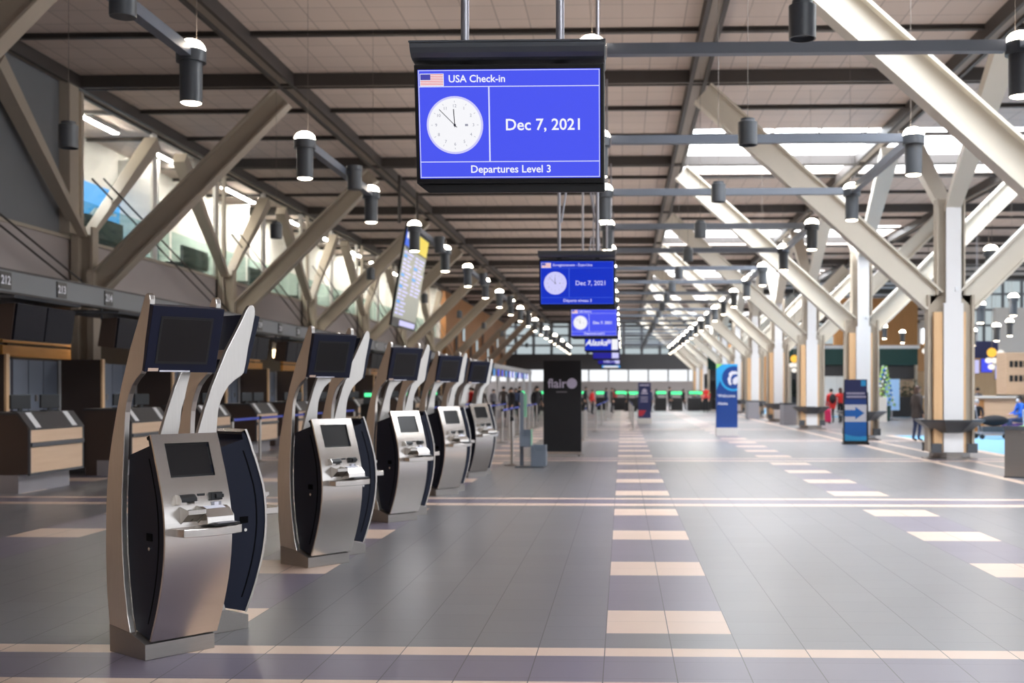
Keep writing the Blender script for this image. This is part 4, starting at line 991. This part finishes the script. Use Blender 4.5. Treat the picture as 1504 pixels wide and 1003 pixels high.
# ------------------------------------------------------------------ far check-in machines with green lights
k = 0
for (x, y) in ((-6.2, 86), (-4.7, 88), (-3.2, 86), (-1.6, 90), (-.2, 88), (1.4, 92), (2.8, 86), (4.0, 86.5), (5.2, 86), (6.1, 87), (-7.8, 88), (.6, 84)):
    t = thing('bag_drop_machine', 'dark bag-drop machine with a green light strip, %s across the far end' % ORD[k], 'machine', (x, y, 0), 0, 'green-lit bag-drop machines')
    b = MB(); b.box(-.42, .42, -.4, .4, 0, .95); obj('body', b, M['black'], t, .02)
    b = MB(); b.box(-.38, -.33, .2, .26, .95, 1.5); b.box(.33, .38, .2, .26, .95, 1.5); b.box(-.4, .42, .2, .26, 1.16, 1.45); obj('gantry', b, M['charcoal'], t)
    b = MB(); b.box(-.40, .40, .18, .199, 1.18, 1.40) if k % 2 else b.box(-.30, .42, .18, .199, 1.22, 1.42); obj('light_strip', b, M['green_led'], t)
    k += 1

for k, (x, y) in enumerate(((-8.35, 38.4), (-8.35, 45.0), (-8.35, 51.6))):
    t = thing('self_service_gate', 'slim dark machine with a small green light near the counters, %s behind the kiosks' % ORD[k], 'machine', (x, y, 0), 0, 'green-lit machines near the counters')
    b = MB(); b.box(-.25, .25, -.2, .2, 0, 1.1); obj('body', b, M['black'], t, .02)
    b = MB(); b.box(-.2, .2, -.02, .04, 1.1, 1.55); obj('head', b, M['charcoal'], t, .01)
    b = MB(); b.box(-.15, .15, -.035, -.021, 1.34, 1.46); obj('light_strip', b, M['green_led'], t)
# ------------------------------------------------------------------ people
def person(name, label, loc, rz, h, tops, legs, hair, pose='stand', long_hair=False, coat=None, bag=None, mask=False, group=None):
    t = thing(name, label, 'person', loc, rz, group)
    J = {}
    if pose == 'sit':
        z0 = .45/h; J.update(pel=(0,0,z0+.03), sp=(0,.0,z0+.15), ch=(0,.03,z0+.27), nk=(0,.045,z0+.345), hd=(0,.06,z0+.405), tp=(0,.05,z0+.455))
        for s, d in (('l', -1), ('r', 1)):
            J.update({s+'s': (d*.105,.03,z0+.31), s+'e': (d*.135,.08,z0+.16), s+'w': (d*.09,.21,z0+.12), s+'h': (d*.07,.26,z0+.11), s+'p': (d*.05,.02,z0+.01), s+'k': (d*.06,.25,z0+.02), s+'a': (d*.06,.25,.04), s+'t': (d*.065,.34,.015)})
    else:
        sw = .09 if pose == 'walk' else .012
        J.update(pel=(0,0,.53), sp=(0,.0,.64), ch=(0,.01,.75), nk=(0,.012,.845), hd=(0,.025,.90), tp=(0,.02,.965))
        for s, d in (('l', -1), ('r', 1)):
            q = d*sw
            J.update({s+'s': (d*.105,.0,.80), s+'e': (d*.135,-.02-q*.4,.63), s+'w': (d*.135,.05-q*.6,.485), s+'h': (d*.13,.065-q*.7,.44), s+'p': (d*.052,0,.50), s+'k': (d*.055,.02+q*.7,.285), s+'a': (d*.058,-.02+q*1.35,.045), s+'t': (d*.065,.07+q*1.35,.015)})
    R = dict(pel=.075, sp=.068, ch=.078, nk=.03, hd=.048, tp=.03)
    for s in 'lr': R.update({s+'s': .036, s+'e': .026, s+'w': .018, s+'h': .018, s+'p': .055, s+'k': .036, s+'a': .024, s+'t': .018})
    E = [('pel','sp',0),('sp','ch',0),('ch','nk',0),('nk','hd',2),('hd','tp',2)]
    for s in 'lr': E += [('ch',s+'s',0),(s+'s',s+'e',0),(s+'e',s+'w',0),(s+'w',s+'h',2),('pel',s+'p',1),(s+'p',s+'k',1),(s+'k',s+'a',1),(s+'a',s+'t',3)]
    for s, d in (('l', -1), ('r', 1)):
        hx, hy, hz = J[s+'h']; wx, wy, wz = J[s+'w']; dr = Vector((hx-wx, hy-wy, hz-wz)).normalized()
        for f in range(4):
            n = s+'f%d' % f; J[n] = tuple(Vector((hx, hy, hz)) + dr*(.045 - abs(f-1.4)*.005) + Vector((0, (f-1.5)*.011, 0))); R[n] = .0048; E.append((s+'h', n, 2))
        n = s+'th'; J[n] = tuple(Vector((hx, hy, hz)) + dr*.012 + Vector((-d*.006, .026, 0))); R[n] = .0052; E.append((s+'h', n, 2))
    names = list(J); idx = {n: i for i, n in enumerate(names)}
    me = bpy.data.meshes.new('body'); me.from_pydata([tuple(c*h for c in J[n]) for n in names], [(idx[a], idx[b]) for a, b, _ in E], [])
    o = bpy.data.objects.new('body', me); C.objects.link(o)
    sk = o.modifiers.new('skin', 'SKIN'); sk.use_smooth_shade = True
    for n in names:
        sv = me.skin_vertices[0].data[idx[n]]; r = R[n]*h; sv.radius = (r*1.15, r*.8) if n in ('pel', 'sp', 'ch') else (r, r)
    me.skin_vertices[0].data[idx['pel']].use_root = True
    ss = o.modifiers.new('sub', 'SUBSURF'); ss.levels = 1; ss.render_levels = 1
    dg = bpy.context.evaluated_depsgraph_get(); m2 = bpy.data.meshes.new_from_object(o.evaluated_get(dg))
    bpy.data.objects.remove(o); bpy.data.meshes.remove(me)
    for m in (tops, legs, M['skin'], M['shoe']): m2.materials.append(m)
    seg = [(Vector(J[a])*h, Vector(J[b])*h, mi) for a, b, mi in E]
    for p in m2.polygons:
        best = min(seg, key=lambda s_: ((p.center - s_[0]) - (s_[1]-s_[0])*max(0, min(1, (p.center-s_[0]).dot(s_[1]-s_[0])/(s_[1]-s_[0]).length_squared))).length)
        p.material_index = best[2]; p.use_smooth = True
    o = bpy.data.objects.new('body', m2); C.objects.link(o); o.parent = t
    hd = Vector(J['hd'])*h
    b = MB(); b.ball(hd + Vector((0, -.014*h, .025*h)), .056*h, 12, 8, (1.0, 1.0, 1.0))
    if long_hair: b.ball(hd + Vector((0, -.035*h, -.04*h)), .06*h, 12, 8, (.95, .6, 1.7))
    obj('hair', b, hair, t)
    b = MB(); b.ball(hd + Vector((0, .050*h, -.004*h)), .010*h, 8, 6, (.8, 1, 1.2)); b.ball(hd + Vector((-.052*h, 0, 0)), .012*h, 8, 6, (.4, .8, 1.2)); b.ball(hd + Vector((.052*h, 0, 0)), .012*h, 8, 6, (.4, .8, 1.2)); obj('face', b, M['skin'], t)
    if mask:
        b = MB(); b.ball(hd + Vector((0, .03*h, -.018*h)), .036*h, 10, 8, (1, .8, .9)); obj('face_mask', b, M['print_white'], t)
    if coat:
        ch = Vector(J['ch'])*h; b = MB(); b.lathe([(.035*h, .09*h), (.10*h, .065*h), (.118*h, -.02*h), (.105*h, -.12*h), (.115*h, -.24*h), (.128*h, -.34*h), (.115*h, -.335*h)], 18, mtx=Matrix.Translation(ch) @ Matrix.Diagonal((1, .74, 1, 1))); obj('coat', b, coat, t)
    if bag:
        ch = Vector(J['ch'])*h; b = MB(); b.ball(ch + Vector((0, -.13*h, -.06*h)), .1*h, 12, 8, (1.0, .62, 1.45)); bg = obj('backpack', b, bag, t)
        b = MB(); b.ball(ch + Vector((0, -.19*h, -.09*h)), .055*h, 10, 6, (1.1, .5, 1.1)); obj('pocket', b, bag, bg)
    return t
person('person', 'person in a red coat with a black backpack, next to a pink suitcase', (9.75, 55.0, 0), .15, 1.66, M['red_cloth'], M['black_cloth'], M['hair_black'], 'stand', False, M['red_cloth'], M['black_cloth'])
person('person', 'person with long brown hair in red top and black trousers, mid-stride', (10.25, 55.4, 0), .1, 1.70, M['red_cloth'], M['black_cloth'], M['hair_brown'], 'walk', True, None, None)
t = thing('suitcase', 'bright pink wheeled suitcase beside the red-coated person', 'suitcase', (9.42, 54.4, 0))
b = MB(); b.box(-.2, .2, -.13, .13, .06, .66); obj('shell', b, M['pink'], t, .04)
b = MB(); b.tube((-.12, .1, .66), (-.12, .1, .98), .012, n=8); b.tube((.12, .1, .66), (.12, .1, .98), .012, n=8); b.tube((-.12, .1, .98), (.12, .1, .98), .016, n=8); obj('handle', b, M['pole'], t)
for x in (-.15, .15):
    for y in (-.09, .09):
        b = MB(); b.tube((x-.015, y, .03), (x+.015, y, .03), .03, n=12); obj('wheel', b, M['black'], t)
person('person', 'person in black clothes walking far behind the red coats', (12.6, 66, 0), 2.6, 1.72, M['black_cloth'], M['black_cloth'], M['hair_black'], 'walk')
person('person', 'person in a brown fur-like coat and jeans half hidden behind the first column', (8.97, 36.0, 0), -1.2, 1.74, M['brown_cloth'], M['denim'], M['hair_brown'], 'stand', True, M['brown_cloth'])
person('person', 'seated man in a blue jacket wearing a white face mask', (13.15, 39.0, .10), 1.7, 1.74, M['blue_cloth'], M['denim'], M['hair_black'], 'sit', mask=True)
person('person', 'seated person with grey hair in black clothes behind the luggage cart', (12.15, 40.6, 0), 2.8, 1.66, M['black_cloth'], M['black_cloth'], M['hair_grey'], 'sit')
person('person', 'person in a green jacket behind the wooden booth counter', (16.1, 49.2, 0), 2.6, 1.70, M['green_cloth'], M['black_cloth'], M['hair_black'])
person('person', 'second person in a green jacket leaning at the booth corner', (16.7, 49.6, 0), 2.2, 1.66, M['green_cloth'], M['black_cloth'], M['hair_grey'])
person('person', 'person in dark clothes standing behind the pale counter', (15.6, 52, 0), 3.0, 1.70, M['grey_cloth'], M['black_cloth'], M['hair_black'])
rp = random.Random(3)
crowd = [(-8.6, 58), (-7.9, 61), (-6.9, 56), (-6.4, 63), (-5.6, 58.5), (-4.6, 62), (-3.9, 66), (-7.4, 67), (-3.1, 70), (-5.2, 72), (-1.9, 74), (-.7, 78), (.4, 82.5), (1.9, 80), (3.4, 84.8), (-2.5, 80), (-9.0, 53.5), (5.7, 80), (4.6, 89), (-.6, 92), (-8.2, 64), (-7.2, 60), (-6.0, 66), (-5.2, 55), (-4.2, 57.5), (-8.9, 72), (-6.6, 75), (-4.4, 78), (-3.2, 63), (-2.6, 68), (2.6, 90), (-1.2, 86)]
cl = [M['black_cloth'], M['grey_cloth'], M['black_cloth'], M['denim'], M['brown_cloth'], M['red_cloth']]
cn = ['black', 'grey', 'dark', 'denim blue', 'brown', 'red']
for i, (x, y) in enumerate(crowd):
    c = (i*5 + i//3) % 6 if i != 17 else 5
    person('person', 'far-off queueing person in %s clothes, %s of the distant crowd' % (cn[c], ORD[i]), (x, y, 0), rp.uniform(0, 6.2), rp.uniform(1.6, 1.82), cl[c], M['black_cloth'], M['hair_black'], 'walk' if i % 3 == 0 else 'stand', group='distant queueing people')

# ------------------------------------------------------------------ seating side: shops, tree, furniture
def shop(x0, x1, y, lab, nm, light=False):
    t = thing('shop_front', lab, 'shop', (x0, y, 0), 0)
    w = x1 - x0
    b = MB(); b.box(0, w, 0, .3, 3.05, 4.05); obj('awning', b, M['awning'], t)
    b = MB(); b.box(-.1, w+.1, -.1, .4, 4.05, 4.25); obj('top_rail', b, M['white_plastic'], t)
    b = MB(); b.box(0, w, .6, 4.0, 2.6, 2.75); b.box(0, w, .3, .5, 2.2, 3.05); obj('soffit', b, M['soffit_dark'], t)
    b = MB(); b.box(0, w, 3.8 if not light else .6, 4.0 if not light else .8, 0, 2.6); obj('back_wall', b, M['maple_desk'] if light else M['soffit_dark'], t)
    for x in (0, w-.15):
        b = MB(); b.box(x, x+.15, 0, .3, 0, 3.05); obj('pier', b, M['cream_dim'], t)
    return t
shop(10.2, 13.9, 72, 'shop front with a dark green awning behind the red-coated people', 0)
shop(14.4, 18.0, 72, 'shop front with a dark green awning behind the decorated tree', 1, True)
shop(6.4, 9.6, 88, 'small far shop front with a dark green awning', 2)
t = thing('hoarding', 'plain white hoarding wall behind the red-coated people', 'hoarding', (11.6, 70.5, 0))
for k in range(3):
    b = MB(); b.box(k*1.25, k*1.25+1.23, 0, .08, 0, 2.35); obj('panel', b, M['wall_white'], t)
w = MB(); w.box(9.0, 32.0, 100, 100.3, 0, 5.4); struct('wall_far_shops', w, M['wood_wall'])
w = MB(); w.box(19.5, 32.0, 76.0, 76.3, 4.6, 8.6); wn += 1; wo = struct('window_%d' % wn, w, M['day_window'])
f = MB()
for k in range(11): f.box(19.5+k*1.2, 19.5+k*1.2+.16, 75.85, 75.99, 4.6, 8.6)
for z in (5.6, 6.6, 7.6, 8.5): f.box(19.5, 32, 75.88, 75.98, z, z+.14)
obj('window_frame', f, M['wall_dark'], wo)
w = MB(); w.box(22.0, 32.0, 70.0, 70.3, 2.7, 6.4); struct('wall_white_block', w, M['wall_white'])
w = MB(); w.box(14.0, 19.5, 78.0, 78.3, 4.4, 7.6); struct('wall_timber_bulkhead', w, M['wood_wall'])
w = MB(); w.box(18.5, 32, 74, 74.2, 0, 2.7); struct('wall_shop_side', w, M['maple'])

t = thing('menu_booth', 'light wooden booth with two rows of dark letters', 'booth', (14.75, 45.5, 0))
b = MB(); b.box(0, 1.15, 0, 1.2, 1.38, 3.0); obj('fascia', b, M['maple_desk'], t)
b = MB(); b.box(1.2, 3.2, -.4, 1.0, 1.2, 3.1); obj('side_fascia', b, M['maple_desk'], t)
b = MB(); b.box(1.15, 1.2, -.4, 0.0, 0, 3.1); b.box(0, 3.0, 1.1, 1.2, 0, 1.38); b.box(1.2, 1.3, -.3, .9, 0, 1.2); obj('post', b, M['cream_dim'], t)
for z in (2.55, 2.0):
    b = MB()
    for q in range(5): b.box(.12 + q*.18, .25 + q*.18, -.02, .0, z-.12, z+.12)
    obj('letter_row', b, M['black'], t)
t = thing('service_counter', 'low brown counter with a pale top behind the seating', 'counter', (11.6, 44.5, 0))
b = MB(); b.box(0, 2.0, 0, .6, 0, 1.18); obj('front', b, M['wood_wall'], t)
b = MB(); b.box(-.1, 3.4, -.1, .7, 1.25, 1.33); obj('top', b, M['wall_white'], t)
b = MB(); b.box(2.0, 3.2, .05, .6, 0, 1.25); b.box(0, 2, .05, .55, 1.18, 1.25); obj('side', b, M['maple_desk'], t)
t = thing('screen_sign', 'hanging dark blue sign board with lit panels beside the first column', 'sign', (14.9, 52.0, 2.95))
b = MB(); b.box(-.1, 1.6, 0, .15, 0, .75); obj('board', b, M['sign_navy'], t)
b = MB(); b.box(.3, .45, -.02, -.001, .1, .65); obj('panel_print', b, M['lilac_print'], t)
b = MB(); b.tube((.7, .07, .75), (.7, .07, 6.0), .03, n=8); obj('hanging_pole', b, M['pole'], t)
for i, (x, z) in enumerate(((14.95, 2.25), (15.5, 2.3), (16.1, 2.0))):
    t = thing('hanging_menu_screen', 'lilac-lit menu screen hung under the blue sign, %s of three' % ORD[i], 'screen', (x, 51.2, z), 0, 'menu screens')
    b = MB(); b.box(0, .5, 0, .05, 0, .62); obj('casing', b, M['black'], t); b = MB(); b.box(.02, .48, -.012, -.001, .02, .6); obj('display', b, M['scr_lilac'] if i != 1 else M['scr_blue'], t)
    b = MB(); b.tube((.25, .03, .62), (.25, .03, .62 + .02), .02, n=8)
t = thing('sofa', 'purple upholstered bench seat under the blue-jacketed man', 'sofa', (13.0, 39.4, 0))
b = MB(); b.box(-.25, 3.2, -.25, .45, .12, .44); obj('seat', b, M['purple'], t, .04)
b = MB(); b.box(.5, 3.2, .47, .62, .12, .95); obj('backrest', b, M['purple'], t, .04)
for x in (-.15, 1.5, 3.1):
    b = MB(); b.box(x-.03, x+.03, -.2, .4, 0, .12); obj('leg', b, M['pole'], t)
t = thing('luggage_cart', 'steel luggage cart loaded with black bags beside the first column', 'luggage cart', (11.8, 37.9, 0), .1)
b = MB()
for y in (-.28, .28): b.tube((-.5, y, .18), (.5, y, .2), .018, n=8); b.tube((-.5, y, .18), (-.62, y, 1.0), .018, n=8)
b.tube((-.62, -.28, 1.0), (-.62, .28, 1.0), .022, n=8)
for q in range(5): b.tube((-.4+q*.2, -.28, .19), (-.4+q*.2, .28, .19), .012, n=6)
obj('frame', b, M['pole'], t)
for x, y in ((-.4, -.25), (-.4, .25), (.45, 0)):
    b = MB(); b.tube((x, y-.025, .08), (x, y+.025, .08), .08, n=14); obj('wheel', b, M['black'], t)
b = MB(); b.box(-.65, -.6, -.26, .26, .93, 1.08); obj('advert_plate', b, M['print_white'], t)
tag(obj('duffel_bag', MB().ball((11.9, 37.9, .585), .40, 14, 10, (1.15, .6, .44)), M['black_cloth']), 'black duffel bag lying on the luggage cart', 'bag')
tag(obj('suitcase', MB().box(11.5, 12.25, 37.72, 38.08, .225, .405), M['charcoal'], None, .03), 'grey flat suitcase under the black duffel bag', 'suitcase')
t = thing('luggage_cart', 'second luggage cart with white handles behind the litter bin', 'luggage cart', (11.9, 33.6, 0), .8)
b = MB()
for y in (-.28, .28): b.tube((-.5, y, .18), (.5, y, .2), .018, n=8); b.tube((-.5, y, .18), (-.6, y, 1.0), .02, n=8)
b.tube((-.6, -.28, 1.0), (-.6, .28, 1.0), .022, n=8); obj('frame', b, M['white_plastic'], t)
for x, y in ((-.4, -.25), (-.4, .25), (.45, 0)):
    b = MB(); b.tube((x, y-.025, .08), (x, y+.025, .08), .08, n=14); obj('wheel', b, M['black'], t)
# decorated tree
t = thing('christmas_tree', 'slim decorated Christmas tree with baubles in a dark green pot', 'tree', (13.1, 59.0, 0))
b = MB(); b.lathe([(0, 0), (.26, 0), (.32, .75), (.28, .75), (.25, .7), (0, .7)], 16); obj('pot', b, M['awning'], t)
b = MB(); rt = random.Random(5)
for k in range(900):
    z = .72 + 2.1*rt.random()**1.1; r = .48*(1 - (z-.72)/2.25)*math.sqrt(rt.random()); a = rt.uniform(0, 2*PI); c = Vector((r*math.cos(a), r*math.sin(a), z))
    d = Vector((math.cos(a), math.sin(a), -.25))*.13; s_ = Vector((-math.sin(a), math.cos(a), 0))*.022
    b.add([c - s_, c + s_, c + d], [(0,1,2)])
fo = obj('needles', b, M['pine'], t, merge=False); b = MB(); b.tube((0,0,.6), (0,0,2.8), .04, .01, n=8); obj('trunk', b, M['brown'], t)
for k in range(70):
    z = .8 + 1.95*k/70; r = .46*(1 - (z-.72)/2.2) + .04; a = k*2.4
    b = MB(); b.ball((r*math.cos(a), r*math.sin(a), z), .065, 8, 6); obj('bauble', b, (M['ball_lime'], M['ball_silver'], M['ball_blue'], M['ball_lime'])[k % 4], t)
t = thing('display_cabinet', 'white display cabinet with pale blue prints at the foot of the decorated tree', 'cabinet', (12.3, 57.2, 0))
b = MB(); b.box(-.5, .45, -.3, .3, 0, 1.2); obj('body', b, M['wall_white'], t)
b = MB(); b.box(-.45, -.05, -.31, -.301, .3, 1.1); obj('print', b, M['poster_sky'], t)
t = thing('sky_banner', 'pale sky blue banner beside the decorated tree', 'banner', (13.9, 60.5, 0))
b = MB(); b.box(-.5, .3, 0, .04, .5, 2.1); obj('fabric', b, mat('sky_banner_print', rgb(150, 186, 226), .7), t); b = MB(); b.box(-.12, -.06, .0, .04, 0, .5); b.box(-.4, .2, -.2, .2, 0, .03); obj('stand', b, M['pole'], t)
def planter(x, y, w_, lab):
    t = thing('planter', lab, 'planter', (x, y, 0))
    b = MB(); b.box(-w_, w_, -.35, .35, 0, 1.15); obj('trough', b, M['black'], t)
    b = MB(); rr = random.Random(int(x*7))
    for k in range(700):
        c = Vector((rr.uniform(-w_, w_), rr.uniform(-.35, .35), 1.15 + rr.random()**1.3*(.9 if k % 3 else .6))); a = rr.uniform(0, 2*PI); d = Vector((math.cos(a), math.sin(a), rr.uniform(-.3, .6)))*.2; s_ = Vector((-math.sin(a), math.cos(a), .2))*.05
        b.add([c, c + d*.5 + s_, c + d, c + d*.5 - s_], [(0,1,2,3)])
    fo = obj('foliage', b, M['leaf'], t, merge=False)
    b = MB()
    for q in range(5): b.tube((-w_*.8+q*w_*.4, 0, 1.0), (-w_*.8+q*w_*.4+.05, .05, 1.7), .02, n=6)
    obj('stem', b, M['brown'], t)
planter(15.9, 67.0, .95, 'black planter full of bushy dark leaves behind the first column')
planter(10.4, 74.5, .8, 'black planter of dark shrubs by the far shop front')
for i, (x, y, z) in enumerate(((12.95, 50, 3.35), (9.05, 62, 3.0), (15.6, 50, 2.95), (8.6, 84, 3.4))):
    t = thing('globe_pendant', 'cluster of amber and white globe lamps hung before the shops, %s of its kind' % ORD[i], 'lamp', (x, y, z), 0, 'globe lamp clusters')
    b = MB(); b.ball((0, 0, .18), .2, 16, 10); obj('amber_globe', b, M['globe_amber'], t)
    for dx, dz in ((-.12, -.15), (.12, -.15), (0, -.42), (.38, .18)):
        b = MB(); b.ball((dx, .05, dz), .15, 12, 8, (1, 1, .8)); obj('white_globe', b, M['globe_white'], t)
    b = MB(); b.tube((0, 0, .35), (0, 0, ZC-z-.4), .012, n=6); obj('cord', b, M['cable'], t)

# ------------------------------------------------------------------ world, camera
wd = bpy.data.worlds.new('World'); bpy.context.scene.world = wd; wd.use_nodes = True
bg = wd.node_tree.nodes['Background']; bg.inputs[0].default_value = (0.86, 0.92, 1.0, 1); bg.inputs[1].default_value = 2.8

cam = bpy.data.cameras.new('Camera'); co = bpy.data.objects.new('Camera', cam); C.objects.link(co)
FPX = 1720.0
cam.sensor_width = 36.0; cam.lens = FPX/1504*36.0
co.location = (0, 0, 1.6); co.rotation_euler = (PI/2, 0, math.atan(56/FPX))
cam.shift_x = (752 - 858)/1504; cam.shift_y = (571 - 501.5)/1504
cam.clip_end = 400; cam.clip_start = .05
cam.dof.use_dof = True; cam.dof.focus_distance = 6.95; cam.dof.aperture_fstop = 2.3
sc = bpy.context.scene; sc.camera = co
sc.view_settings.view_transform = 'Standard'; sc.view_settings.look = 'None'; sc.view_settings.gamma = 1.0; sc.view_settings.exposure = 0.0
sc.view_settings.use_curve_mapping = False
sc.cycles.use_denoising = True
sc.cycles.max_bounces = 6; sc.cycles.diffuse_bounces = 4; sc.cycles.transparent_max_bounces = 12
sc.cycles.sample_clamp_indirect = 6.0
